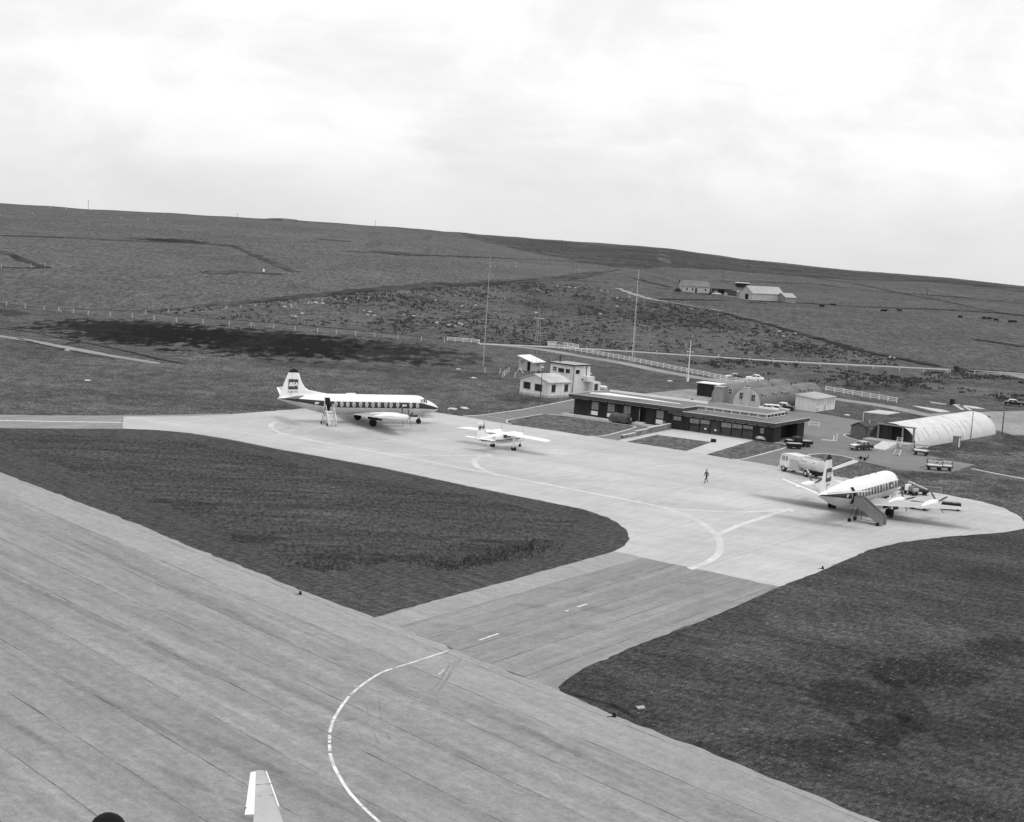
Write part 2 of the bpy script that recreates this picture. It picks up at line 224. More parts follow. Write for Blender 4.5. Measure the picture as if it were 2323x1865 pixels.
# ------------------------------------------------------------------ objects
def tag(o, label, cat, group=None):
    o['label'] = label; o['category'] = cat
    if group: o['group'] = group
    return o
def thing(name, label, cat, loc=(0, 0, 0), rz=0.0, group=None, scale=1.0):
    o = bpy.data.objects.new(name, None); COL.objects.link(o)
    o.location = loc; o.rotation_euler = (0, 0, rz); o.scale = (scale,) * 3; o.empty_display_size = 0.5
    return tag(o, label, cat, group)
def kids(o):
    return [c for c in bpy.data.objects if c.parent == o]
def copy_tree(o, parent=None):
    c = o.copy(); COL.objects.link(c)
    if parent is not None: c.parent = parent
    for k in list(o.children): copy_tree(k, c)
    return c
class MB:
    def __init__(s): s.v = []; s.f = []; s.mi = []
    def add(s, vs, fs, mi=0):
        b = len(s.v); s.v += [tuple(p) for p in vs]
        for f in fs: s.f.append(tuple(b + i for i in f)); s.mi.append(mi)
        return s
    def box(s, x0, x1, y0, y1, z0, z1, mi=0):
        v = [(x0, y0, z0), (x1, y0, z0), (x1, y1, z0), (x0, y1, z0), (x0, y0, z1), (x1, y0, z1), (x1, y1, z1), (x0, y1, z1)]
        return s.add(v, [(3, 2, 1, 0), (4, 5, 6, 7), (0, 1, 5, 4), (1, 2, 6, 5), (2, 3, 7, 6), (3, 0, 4, 7)], mi)
    def beam(s, p, q, wd, ht, mi=0):
        p, q = Vector(p), Vector(q); d = (q - p).normalized()
        u = Vector((0, 0, 1)) if abs(d.z) < 0.95 else Vector((1, 0, 0))
        a = d.cross(u).normalized() * wd / 2; b = a.cross(d).normalized() * ht / 2
        v = [p - a - b, p + a - b, p + a + b, p - a + b, q - a - b, q + a - b, q + a + b, q - a + b]
        return s.add(v, [(3, 2, 1, 0), (4, 5, 6, 7), (0, 1, 5, 4), (1, 2, 6, 5), (2, 3, 7, 6), (3, 0, 4, 7)], mi)
    def tube(s, p, q, r0, r1=None, n=8, mi=0):
        r1 = r0 if r1 is None else r1
        p, q = Vector(p), Vector(q); d = (q - p).normalized()
        u = Vector((0, 0, 1)) if abs(d.z) < 0.9 else Vector((1, 0, 0))
        a = d.cross(u).normalized(); b = a.cross(d)
        ring = lambda c, r: [c + (a * math.cos(2 * math.pi * i / n) + b * math.sin(2 * math.pi * i / n)) * r for i in range(n)]
        v = ring(p, r0) + ring(q, r1)
        f = [(i, (i + 1) % n, n + (i + 1) % n, n + i) for i in range(n)] + [tuple(range(n - 1, -1, -1)), tuple(range(n, 2 * n))]
        return s.add(v, f, mi)
    def loft(s, rings, cap=True, mi=0, fmi=None, close=True):
        n = len(rings[0]); v = [p for r in rings for p in r]; b = len(s.v); s.v += [tuple(p) for p in v]
        for k in range(len(rings) - 1):
            for i in range(n if close else n - 1):
                j = (i + 1) % n
                s.f.append((b + k * n + i, b + k * n + j, b + (k + 1) * n + j, b + (k + 1) * n + i)); s.mi.append(fmi(k, i) if fmi else mi)
        if cap:
            s.f.append(tuple(b + i for i in range(n - 1, -1, -1))); s.mi.append(mi)
            s.f.append(tuple(b + (len(rings) - 1) * n + i for i in range(n))); s.mi.append(mi)
        return s
    def prism(s, poly, a0, a1, axis='z', mi=0):
        """poly of 2-D points: axis z -> (x,y); y -> (x,z); x -> (y,z)"""
        def P(p, t): return (p[0], p[1], t) if axis == 'z' else ((p[0], t, p[1]) if axis == 'y' else (t, p[0], p[1]))
        n = len(poly); v = [P(p, a0) for p in poly] + [P(p, a1) for p in poly]
        return s.add(v, [tuple(range(n)), tuple(range(2 * n - 1, n - 1, -1))] + [(i, n + i, n + (i + 1) % n, (i + 1) % n) for i in range(n)], mi)
    def wheel(s, c, r, wd, axis='y', n=14, mi=0):
        d = Vector((0, 1, 0)) if axis == 'y' else Vector((1, 0, 0)); c = Vector(c)
        prof = [(-0.5, 0.80), (-0.42, 0.95), (-0.2, 1.0), (0.2, 1.0), (0.42, 0.95), (0.5, 0.80)]
        a = Vector((1, 0, 0)) if axis == 'y' else Vector((0, 1, 0)); b = Vector((0, 0, 1))
        rings = [[c + d * (t * wd) + (a * math.cos(2 * math.pi * i / n) + b * math.sin(2 * math.pi * i / n)) * (q * r) for i in range(n)] for t, q in prof]
        return s.loft(rings, True, mi)
    def build(s, name, mats, parent=None, smooth=False, kind=None, flip=True):
        me = bpy.data.meshes.new(name); me.from_pydata(s.v, [], s.f)
        mats = mats if isinstance(mats, (list, tuple)) else [mats]
        for q in mats: me.materials.append(q)
        if len(mats) > 1: me.polygons.foreach_set('material_index', s.mi)
        if flip:
            bm = bmesh.new(); bm.from_mesh(me); bmesh.ops.recalc_face_normals(bm, faces=bm.faces[:]); bm.to_mesh(me); bm.free()
        if smooth:
            me.polygons.foreach_set('use_smooth', [True] * len(me.polygons)); me.set_sharp_from_angle(angle=R(smooth if smooth is not True else 40))
        me.update()
        o = bpy.data.objects.new(name, me); COL.objects.link(o)
        if parent is not None: o.parent = parent
        if kind: o['kind'] = kind
        return o
def box(name, mat, parent, x0, x1, y0, y1, z0, z1): return MB().box(x0, x1, y0, y1, z0, z1).build(name, mat, parent)
def text_mb(txt, size, org, ax, ay, shear=0.0, bold=0.0, depth=0.01, align='CENTER'):
    cu = bpy.data.curves.new('t', 'FONT'); cu.body = txt; cu.size = size; cu.shear = shear; cu.offset = bold; cu.align_x = align; cu.resolution_u = 3
    ob = bpy.data.objects.new('t', cu); COL.objects.link(ob)
    dg = bpy.context.evaluated_depsgraph_get(); me = bpy.data.meshes.new_from_object(ob.evaluated_get(dg))
    org, ax, ay = Vector(org), Vector(ax), Vector(ay)
    mb = MB(); mb.add([org + ax * v.co.x + ay * v.co.y for v in me.vertices], [tuple(p.vertices) for p in me.polygons])
    bpy.data.objects.remove(ob); bpy.data.curves.remove(cu); bpy.data.meshes.remove(me)
    return mb

# ------------------------------------------------------------------ terrain
SKYL = [(-400, 432), (0, 461), (199, 474), (646, 498), (851, 512), (970, 521), (1050, 528), (1185, 539), (1508, 562), (1681, 587), (1939, 614), (2155, 630), (2323, 649), (2700, 685)]
_az, _zc, _dc = [], [], []
for px, py in SKYL:
    d = ray(px, py); hz = math.hypot(d.x, d.y); az = math.atan2(d.x, d.y)
    dc = float(np.interp(px, [0, 900, 1200, 1700, 2323], [1350, 1450, 1900, 1900, 1500]))
    _az.append(az); _dc.append(dc); _zc.append(CAM_H + dc * d.z / hz)
def zt(x, y):
    x = np.asarray(x, float); y = np.asarray(y, float)
    D = np.hypot(x, y); az = np.arctan2(x, y)
    zc = np.interp(az, _az, _zc); dc = np.interp(az, _az, _dc)
    t = np.clip((D - 470.0) / (dc - 470.0), 0, 1)
    z = zc * (1 - (1 - t) ** 1.6) + t * (1 - t) * 4 * (0.9 * np.sin(x / 70.0 + 1) * np.sin(y / 95.0) + 0.5 * np.sin(x / 31.0) * np.sin(y / 47.0 + 2))
    lumps = 0.10 * np.sin(x * 2.1 + 0.1 * y) * np.sin(y * .02) + 0.35 * np.sin(x / 11.0 + y / 40.0) * np.sin(x / 23.0 + 1.3)
    z = z + lumps * np.clip((t - 0.8) / 0.2, 0, 1)
    return np.where(D > dc, z - 0.07 * (D - dc), z)
def ztf(x, y): return float(zt(x, y))
_T = np.concatenate([np.arange(40, 900, 1.0), np.arange(900, 3000, 3.0)])
def tp(px, py):
    """the point of the terrain seen at a photo pixel"""
    d = ray(px, py); hz = math.hypot(d.x, d.y)
    x, y, z = d.x / hz * _T, d.y / hz * _T, CAM_H + d.z / hz * _T
    g = z - zt(x, y); k = np.argmax(g < 0)
    if g[k] >= 0: k = len(_T) - 2
    a = g[k - 1] / (g[k - 1] - g[k]) if k > 0 else 0
    T = _T[k - 1] + a * (_T[k] - _T[k - 1])
    X, Y = d.x / hz * T, d.y / hz * T
    return Vector((X, Y, ztf(X, Y)))
def on_ground(px, py):
    p = tp(px, py); return p

azs = np.unique(np.concatenate([np.radians(np.arange(-180, 181, 6.0)), np.radians(np.arange(-30, 30.01, 0.25))]))
ds = np.concatenate([[0.0], np.arange(30, 460, 30.0), np.arange(460, 2000, 11.0), np.arange(2000, 2601, 100.0)])
AA, DD = np.meshgrid(azs[:-1], ds[1:]); X, Y = np.sin(AA) * DD, np.cos(AA) * DD; Z = zt(X, Y)
na, nd = len(azs) - 1, len(ds) - 1
vv = np.stack([X.ravel(), Y.ravel(), Z.ravel()], 1)
vv = np.vstack([vv, [[0, 0, 0]]])
ff = []
for k in range(nd - 1):
    for i in range(na):
        j = (i + 1) % na; ff.append((k * na + i, (k + 1) * na + i, (k + 1) * na + j, k * na + j))
ctr = len(vv) - 1
for i in range(na): ff.append((ctr, i, (i + 1) % na))
me = bpy.data.meshes.new('ground'); me.from_pydata(vv.tolist(), [], ff); me.materials.append(g_mid)
me.polygons.foreach_set('use_smooth', [True] * len(me.polygons)); me.update()
ground = bpy.data.objects.new('ground', me); COL.objects.link(ground); ground['kind'] = 'structure'

# ------------------------------------------------------------------ polygons
def clip_half(poly, nx, ny, c):
    o = []; n = len(poly)
    for i in range(n):
        a, b = poly[i], poly[(i + 1) % n]; da = nx * a[0] + ny * a[1] - c; db = nx * b[0] + ny * b[1] - c
        if da <= 0: o.append(a)
        if da * db < 0:
            t = da / (da - db); o.append((a[0] + (b[0] - a[0]) * t, a[1] + (b[1] - a[1]) * t))
    return o
def area(p): return 0.5 * sum(p[i][0] * p[(i + 1) % len(p)][1] - p[(i + 1) % len(p)][0] * p[i][1] for i in range(len(p)))
def rough_edge(poly, step=1.5, amp=0.12, seed=1):
    r = random.Random(seed); o = []
    for i in range(len(poly)):
        a, b = Vector(poly[i][:2]), Vector(poly[(i + 1) % len(poly)][:2]); L = (b - a).length; n = max(1, int(L / step)); nn = Vector((-(b - a).y, (b - a).x)).normalized() if L > 1e-6 else Vector((0, 0))
        for k in range(n):
            p = a.lerp(b, k / n) + nn * (r.gauss(0, amp) if k else 0); o.append((p.x, p.y))
    return o
def smooth_line(pts, sub=6, closed=False):
    P = [Vector(p[:2]) for p in pts]; n = len(P); o = []
    rngn = n if closed else n - 1
    for i in range(rngn):
        p0 = P[(i - 1) % n] if closed or i > 0 else P[0]; p1 = P[i]; p2 = P[(i + 1) % n]; p3 = P[(i + 2) % n] if closed or i + 2 < n else P[-1]
        for k in range(sub):
            t = k / sub
            q = 0.5 * ((2 * p1) + (p2 - p0) * t + (2 * p0 - 5 * p1 + 4 * p2 - p3) * t * t + (3 * p1 - p0 - 3 * p2 + p3) * t ** 3); o.append((q.x, q.y))
    if not closed: o.append((P[-1].x, P[-1].y))
    return o
def slab(name, poly, z, mat, depth=0.03, parent=None, kind=None):
    if area(poly) < 0: poly = poly[::-1]
    n = len(poly); mb = MB()
    mb.add([(p[0], p[1], z) for p in poly] + [(p[0], p[1], z - depth) for p in poly], [tuple(range(n))] + [(n + i, n + (i + 1) % n, (i + 1) % n, i) for i in range(n)])
    return mb.build(name, mat, parent, kind=kind, flip=False)
def G(lst, z=0.0): return [tuple(gp(x, y, z)[:2]) for x, y in lst]
def cells(poly, ang, du, dv, gap=0.03, jit=0.0, seed=0, off=(0, 0)):
    """cut a polygon into panels along direction ang (lanes of width dv, panels of length du)"""
    ca, sa = math.cos(ang), math.sin(ang); loc = [((x * ca + y * sa), (-x * sa + y * ca)) for x, y in poly]
    r = random.Random(seed); res = []
    v = math.floor((min(p[1] for p in loc) - off[1]) / dv) * dv + off[1]; vmax = max(p[1] for p in loc)
    while v < vmax:
        lane = clip_half(clip_half(loc, 0, -1, -(v + gap / 2)), 0, 1, v + dv - gap / 2)
        if len(lane) > 2:
            u = min(p[0] for p in lane) - (r.random() * du if jit else 0); umax = max(p[0] for p in lane)
            if not jit: u = math.floor((u - off[0]) / du) * du + off[0]
            while u < umax:
                L = du * (1 + (r.random() - 0.5) * jit)
                c = clip_half(clip_half(lane, -1, 0, -(u + gap / 2)), 1, 0, u + L - gap / 2)
                if len(c) > 2 and abs(area(c)) > 0.4: res.append([(x * ca - y * sa, x * sa + y * ca) for x, y in c])
                u += L
        v += dv
    return res
def drape(name, poly, mat, dz=0.12, step=14.0, kind='structure'):
    xs = [p[0] for p in poly]; ys = [p[1] for p in poly]; mb = MB()
    if area(poly) < 0: poly = poly[::-1]
    x = min(xs)
    while x < max(xs):
        col = clip_half(clip_half(poly, -1, 0, -x), 1, 0, x + step)
        if len(col) > 2:
            y = min(p[1] for p in col); ym = max(p[1] for p in col)
            while y < ym:
                c = clip_half(clip_half(col, 0, -1, -y), 0, 1, y + step)
                if len(c) > 2 and abs(area(c)) > 1e-3:
                    ax_ = np.array(c); zz = zt(ax_[:, 0], ax_[:, 1]) + dz
                    mb.add([(a, b, z) for (a, b), z in zip(c, zz)], [tuple(range(len(c)))])
                y += step
        x += step
    return mb.build(name, mat, kind=kind, flip=False)
def ribbon(name, pts, width, z, mat, kind='structure', parent=None, drp=False, dz=0.15, rag=0.0, thick=0.0):
    """a strip of the given width along a line of world points"""
    P = [Vector(p[:2]) for p in pts]; Lf, Rt = [], []
    for i, p in enumerate(P):
        t = (P[min(i + 1, len(P) - 1)] - P[max(i - 1, 0)]).normalized(); nn = Vector((-t.y, t.x))
        wd = (width[i] if isinstance(width, (list, tuple)) else width) / 2
        if rag: wd *= 1 + random.uniform(-rag, rag)
        Lf.append(p + nn * wd); Rt.append(p - nn * wd)
    hz = lambda p: (ztf(p.x, p.y) + dz) if drp else z
    n = len(P); mb = MB()
    vs = [(p.x, p.y, hz(p)) for p in Lf] + [(p.x, p.y, hz(p)) for p in Rt]
    fs = [(i, n + i, n + i + 1, i + 1) for i in range(n - 1)]
    if thick:
        vs += [(a, b, c - thick) for a, b, c in vs]
        fs += [(2 * n + i, i, i + 1, 2 * n + i + 1) for i in range(n - 1)] + [(n + i, 3 * n + i, 3 * n + i + 1, n + i + 1) for i in range(n - 1)] + [(0, 2 * n, 3 * n, n), (n - 1, 2 * n - 1, 4 * n - 1, 3 * n - 1)]
    mb.add(vs, fs)
    return mb.build(name, mat, parent, kind=kind, flip=False)
# ------------------------------------------------------------------ runway, taxiway, apron
Dr = Vector((math.cos(-R(50.3)), math.sin(-R(50.3)))); Nr = Vector((-Dr.y, Dr.x)) * -1       # along the runway; across it towards the camera
redge = [tuple(gp(x, y)[:2]) for x, y in ((0, 1072), (162, 1134), (325, 1195.5), (422, 1237.7), (584, 1300), (677, 1339), (849, 1402), (1060, 1487), (1271, 1569.5), (1391.7, 1624.4), (1503, 1668.5), (1660.7, 1728.8), (1900, 1828.5))]
e0 = Vector(redge[0]) - Dr * 160; e1 = Vector(redge[-1]) + Dr * 160
rpoly = [tuple(e0)] + redge + [tuple(e1), tuple(e1 + Nr * 62), tuple(e0 + Nr * 62)]
runway = slab('runway', rough_edge(rpoly, 2.0, 0.10, 3), 0.03, seam_m, 0.03, kind='structure')
for k, c in enumerate(cells(rough_edge(rpoly, 1.0, .10, 33), -R(50.3), 95, 4.55, 0.06, 0.9, 5, off=(0, 1.2))):
    slab('asphalt_strip', rough_edge(c, 1.6, .028, k), 0.05, asph_e if (Vector((sum(p[0] for p in c) / len(c), sum(p[1] for p in c) / len(c))) - Vector(redge[6])).dot(Nr) < 4.2 else asph, 0.018, runway)
tpoly = G([(849, 1402), (900, 1387.8), (1016, 1355.5), (1132, 1325), (1260, 1289), (1391.7, 1252), (1767, 1332), (1595.7, 1408.7), (1456.6, 1459.7), (1326.7, 1515.4), (1285, 1543), (1266.4, 1559.5), (1271, 1569.5), (1060, 1487)])
taxi = slab('taxiway', tpoly, 0.026, seam_m, 0.026, kind='structure')
s57, c57 = math.sin(R(57.5)), math.cos(R(57.5)); tmin, tmax = [f_(-x * s57 + y * c57 for x, y in (tpoly[5], tpoly[6])) for f_ in (min, max)]
for c in cells(rough_edge(tpoly, 1.0, .08, 34), R(57.5), 40, 3.7, 0.06, 0.9, 9, off=(0, .9)):
    slab('asphalt_strip', rough_edge(c, 1.4, .025, 4), 0.046, asph_e if (lambda v: v > tmax - 3.4)(max(-p[0] * s57 + p[1] * c57 for p in c) * .5 + min(-p[0] * s57 + p[1] * c57 for p in c) * .5) else asph_t, 0.018, taxi)
lpoly = G([(-300, 938), (0, 941.6), (160, 943), (279.5, 943), (520, 938.6), (519, 941.2), (430, 945.6), (279.5, 946.2), (279.5, 973.4), (162, 973), (0, 971.4), (-300, 969)])
slab('far_taxiway', rough_edge(lpoly, 3, .1, 2), 0.03, asph_t, 0.03, kind='structure')
apoly_px = [(280, 946), (430, 945.2), (519, 940.8), (610, 933.8), (690, 927.5), (760, 928.5), (900, 932), (991, 936.5), (1030, 942), (1152, 962.8), (1270, 979), (1403.8, 1000.5), (1480, 1012), (1557, 1024.5), (1603.6, 1032), (1662, 1042.6), (1693.5, 1047), (1753.4, 1057), (1771, 1061), (1905, 1083), (2035.7, 1104.5), (2136, 1121.2), (2230, 1139.3),
            (2277, 1153), (2312, 1172), (2330, 1188), (2322, 1200), (2273, 1209), (2155, 1217.5), (2047, 1230), (1972, 1247.7), (1918, 1271.4), (1875, 1290.8), (1767, 1332), (1580, 1292), (1391.7, 1252),
            (1418, 1238), (1428, 1222), (1422, 1204), (1400, 1186), (1379, 1174.4), (1320, 1155), (1239, 1139), (1077.5, 1106.5), (862, 1061), (700, 1031.5), (646.5, 1022.5), (517, 996.6), (432, 983), (355, 976), (280, 973)]
apoly = G(apoly_px)
apron = slab('apron', apoly, 0.03, joint_m, 0.03, kind='structure')
for c in cells(rough_edge(apoly, 1.0, .10, 31), -R(33), 12.2, 6.1, 0.05, 0, 1, off=(3, 2)):
    slab('concrete_slab', c, 0.05, concrete, 0.018, apron)
# ---- painted lines
_mz = [0.0545]
def mark(px, width, mat=mark_a, sub=5, smooth=True, name='painted_line'):
    _mz[0] += .0006
    P = G(px); P = smooth_line(P, sub) if smooth and len(P) > 2 else P
    return ribbon(name, P, width, _mz[0], mat, thick=0.004)
mark([(1565.7, 1291.7), (1603.7, 1276.6), (1627.4, 1260), (1634.5, 1241), (1629.8, 1222), (1618, 1207.8), (1594, 1188.8), (1556, 1169.8), (1518, 1157), (1466, 1143.7), (1395, 1129.5), (1300, 1111.5), (1184.4, 1088.8), (1119.5, 1075.8), (1054.5, 1064.5), (989.6, 1051.5), (892, 1033.6), (794.8, 1015.8), (697.4, 998), (648.7, 986.6), (626, 978.4), (614.6, 968.7), (619.5, 960.6), (639, 955.2), (663, 953)], 0.75)
mark([(853, 1027), (908.4, 1032), (989.6, 1034.3), (1070.8, 1035), (1112, 1033.6)], 0.7)
mark([(1109, 1034.5), (1092, 1037), (1080.5, 1041.8), (1075.6, 1050), (1083.8, 1059.6), (1103, 1069.4), (1135.7, 1080.7)], 0.8)
mark([(1466, 1143.7), (1527.8, 1154), (1603.7, 1160), (1679.6, 1162.7), (1727, 1161), (1795.8, 1157)], 0.7)
mark([(1627.4, 1215), (1641.6, 1207.8), (1679.6, 1192), (1727, 1176), (1765, 1164), (1794, 1155.6)], 0.75)
mark([(1793, 1153), (1797, 1162)], 0.5, smooth=False); mark([(1108, 1029.5), (1114, 1038)], 0.6, smooth=False); mark([(660, 950), (667, 956)], 0.6, smooth=False)
mark([(1561, 1288), (1572, 1294)], 0.35, mark_r, smooth=False)
mark([(870, 1876), (858, 1865), (821, 1830.8), (788.5, 1793.7), (760.7, 1747), (748.5, 1711)], 0.21, mark_r)
for a, b in (((748, 1706), (747.4, 1690)), ((747.3, 1687), (747.2, 1681)), ((747.2, 1679), (747.6, 1669))): mark([a, b], 0.2, mark_r, smooth=False)
mark([(748, 1664), (750, 1655), (756, 1636), (772, 1608), (792, 1581)], 0.21, mark_r)
mark([(795, 1578), (825.6, 1552.5), (862.7, 1529), (890, 1518.6)], 0.21, mark_r)
mark([(896, 1516.8), (940, 1503), (980, 1490), (1018, 1477.5)], 0.21, mark_r)
mark([(1086, 1454.5), (1110, 1446), (1131, 1439)], 0.19, mark_r, smooth=False)
mark([(1310, 1379), (1331, 1371.6)], 0.24, mark_r, smooth=False); mark([(1283, 1388.5), (1290, 1386)], 0.2, mark_r, smooth=False); mark([(995, 1532), (1008, 1521)], 0.16, mark_r, smooth=False)
for arc in ([(1022, 1506), (1008, 1530), (990, 1556), (960, 1584), (930, 1598)], [(1034, 1500), (1016, 1536), (1000, 1562), (978, 1584)], [(1046, 1494), (1030, 1518), (1012, 1548)], [(800, 1600), (812, 1660), (836, 1710)], [(830, 1600), (842, 1650), (860, 1690)], [(860, 1590), (866, 1640), (884, 1680)], [(300, 1330), (380, 1318), (470, 1312)], [(165, 1625), (230, 1612), (300, 1596)]):
    ribbon('tyre_mark', smooth_line(G(arc), 5), .10, .0525, tyre_mk)
ribbon('painted_line', G([(-60, 952.6), (0, 954.5), (140, 957), (278, 959)]), 0.55, 0.04, mark_r, thick=0.004)
# ---- roads, terrace and beds about the terminal
slab('station_road', G([(1052, 945.5), (1184, 931), (1302, 908.5), (1380, 893), (1700, 915), (1792, 929.5), (1844, 935.5), (1960, 956), (1936, 975), (1912, 988), (1980, 1004), (2060, 1020), (2097, 1031), (2150, 1044), (2212, 1054.6), (2151, 1074), (2037, 1066), (1964, 1048.5), (1932, 1043), (1905, 1036), (1869, 1032), (1845, 1032.5), (1826, 1037), (1806, 1070), (1753.4, 1060), (1693.5, 1050), (1603, 1035), (1403.8, 1003), (1270, 981), (1152, 965), (1060, 949)]), 0.022, road_m, 0.022, kind='structure')
slab('parking_yard', G([(1459, 893.5), (1560, 883), (1600, 885), (1640, 900), (1600, 912), (1560, 906)]), 0.026, track_m, 0.026, kind='structure')
slab('terrace', G([(1403.8, 999.5), (1413, 995.5), (1519, 974), (1520, 968), (1712, 996), (1709, 1000), (1603.6, 1032), (1557, 1024.3), (1480, 1012)]), 0.034, terrace_m, 0.034, kind='structure')
def bed(name, px, kerb_px, z=0.09):
    slab(name, G(px), z, bed_m, 0.09, kind='structure')
    for kp in kerb_px: ribbon('kerb', smooth_line(G(kp), 3), 0.26, 0.125, kerb_m, thick=0.125)
bed('lawn_bed', [(1152, 962.5), (1149.5, 957.5), (1153, 954.5), (1175, 950.5), (1230.4, 941), (1280, 944.4), (1356.5, 956), (1433, 967), (1439, 970.6), (1419, 976.9), (1369, 989.5), (1335.7, 990.2), (1270, 979.5)], [[(1160, 963.5), (1151, 960.5), (1149, 957), (1153, 954), (1175, 950), (1230.4, 940.6)], [(1245, 941), (1280, 944.2), (1356.5, 955.8), (1433, 966.8), (1440, 970.6), (1419, 977.4), (1369, 990), (1335.7, 990.6)]])
bed('lawn_bed', [(1424, 1002.8), (1490, 987.5), (1613, 1004), (1557, 1023.6), (1490, 1013)], [])
bed('lawn_bed', [(1604.6, 1031.6), (1709, 1000.2), (1753.4, 1005.8), (1775.5, 1007.9), (1785.5, 1013), (1781, 1016.7), (1693.5, 1040.6), (1662, 1042)], [[(1757, 1005.2), (1775.5, 1007.7), (1787, 1013), (1782, 1017), (1738, 1029), (1693.5, 1041), (1675, 1043.5), (1660, 1042.8)]])
bed('lawn_bed', [(1826.6, 1037), (1844.7, 1032.4), (1869, 1031.6), (1905, 1035.2), (1932.8, 1042.2), (1887, 1060), (1815, 1066)], [[(1815, 1044), (1826.6, 1036.4), (1844.7, 1031.8), (1869, 1031), (1905, 1034.5), (1938, 1042.7)]])
bed('lawn_bed', [(1937, 984), (1916, 988), (1921, 993), (1945, 999), (1968, 1003.5), (1975, 995)], [[(1939, 983.4), (1917, 986.2), (1915.7, 989.5), (1925, 994.5), (1945, 1000), (1967, 1004.5)]])
ribbon('kerb', G([(1052, 944.8), (1090, 943), (1184, 930.3), (1245, 918.5), (1302, 907.3)]), 0.28, 0.11, kerb_m, thick=0.11)
ribbon('kerb', G([(1105, 944.6), (1156, 952.6)]), 0.12, 0.03, kerb_m, thick=0.01)
slab('footpath', G([(1886, 1062), (1936, 1043.6), (1947, 1045.5), (1946, 1049), (1890, 1067)]), 0.05, terrace_m, 0.05, kind='structure')
slab('footpath', G([(1412, 996), (1417, 1002), (1404, 1000)]), 0.05, terrace_m, 0.05, kind='structure')
# access road behind the field, farm and country roads
ribbon('access_road', smooth_line([tuple(tp(x, y)[:2]) for x, y in ((1085, 780), (1150, 784.3), (1237, 794.5), (1320, 808.5), (1400, 821.5), (1480, 838), (1560, 853), (1640, 866), (1720, 879), (1800, 891), (1900, 906), (2010, 922), (2086, 938), (2150, 949), (2259, 956), (2400, 966))], 5), 4.6, 0.03, track_m, thick=0.03)
slab('parking_yard', G([(2100, 939), (2259, 934), (2420, 930), (2420, 985), (2300, 988), (2255, 975), (2150, 953)]), 0.034, track_m, 0.03, kind='structure')
slab('parking_yard', G([(1610, 858), (1700, 861), (1790, 880), (1760, 889), (1660, 877)]), 0.034, track_m, 0.03, kind='structure')
ribbon('farm_track', smooth_line([tuple(gp(x, y)[:2]) for x, y in ((-60, 754), (0, 763), (60, 771.5), (120, 783), (180, 794), (250, 807), (310, 816.5), (360, 825))], 5), [3.4] * 12 + [3.2] * 12 + [2.6] * 11 + [0.8], 0.03, track_m, thick=0.03, rag=0.10)
ribbon('country_road', smooth_line([tuple(tp(x, y)[:2]) for x, y in ((1085, 780), (1150, 783), (1240, 787), (1330, 791.5), (1400, 795.8), (1500, 802.2), (1600, 808.6), (1785, 820.6), (1900, 826.4), (2042, 833.2), (2150, 838.6), (2323, 848), (2500, 858))], 4), 3.6, 0.05, lane_m, thick=0.05)
slab('country_road', [tuple(tp(x, y)[:2]) for x, y in ((2140, 836.2), (2168, 842), (2250, 845), (2340, 852), (2345, 866), (2290, 852), (2200, 843.5))], 0.09, track_m, 0.05, kind='structure')
# ---- grass of different kinds
slab('airfield_grass', rough_edge(G([(1271, 1567), (1266, 1558), (1285, 1541), (1326.7, 1513.8), (1456.6, 1458), (1595.7, 1407), (1767, 1330.5), (1875, 1289.5), (1918, 1270.2), (1972, 1246.5), (2047, 1229), (2155, 1216.5), (2273, 1208), (2322, 1199.5), (2440, 1193), (2560, 1260), (2560, 1560), (2640, 2140), (1900, 1826.5), (1660.7, 1727), (1503, 1666.8), (1391.7, 1622.6)]), 1.2, .06, 4), 0.012, g_near, 0.01, kind='structure')
isl_edge = [(849, 1400.4), (677, 1337.5), (584, 1298.6), (422, 1236.4), (325, 1194.2), (162, 1132.8), (0, 1070.8), (-330, 950), (0, 972), (162, 973.8), (280, 974), (355, 977), (432, 984), (517, 997.6), (646.5, 1023.4), (700, 1032.5), (862, 1062), (1077.5, 1107.5), (1239, 1140), (1320, 1156), (1379, 1175.4), (1400, 1187), (1421, 1205), (1427, 1222), (1417, 1237.4), (1391.7, 1250.8), (1260, 1287.6), (1132, 1323.4), (1016, 1354), (900, 1386)]
slab('mown_verge', rough_edge(G(isl_edge), 1.2, .07, 6), 0.010, g_mown, 0.01, kind='structure')
isl_in_px = [(-70, 989), (-60, 996), (0, 1003), (32.5, 1018), (97, 1047), (162, 1067), (227, 1093), (292, 1119), (390, 1151), (435, 1171), (506, 1210), (584, 1248), (640, 1281), (720, 1287), (795, 1285), (880, 1279), (957, 1275), (1087, 1271), (1184, 1249), (1282, 1212), (1296, 1195), (1270, 1178), (1217, 1160), (1087, 1128), (925, 1102), (762, 1076), (700, 1061), (552, 1023), (406, 1000.6), (260, 993), (97, 984), (0, 985)]
isl_in = rough_edge(G(isl_in_px), 1.2, .7, 8)
slab('island_grass', isl_in, 0.018, g_isl, 0.012, kind='structure')
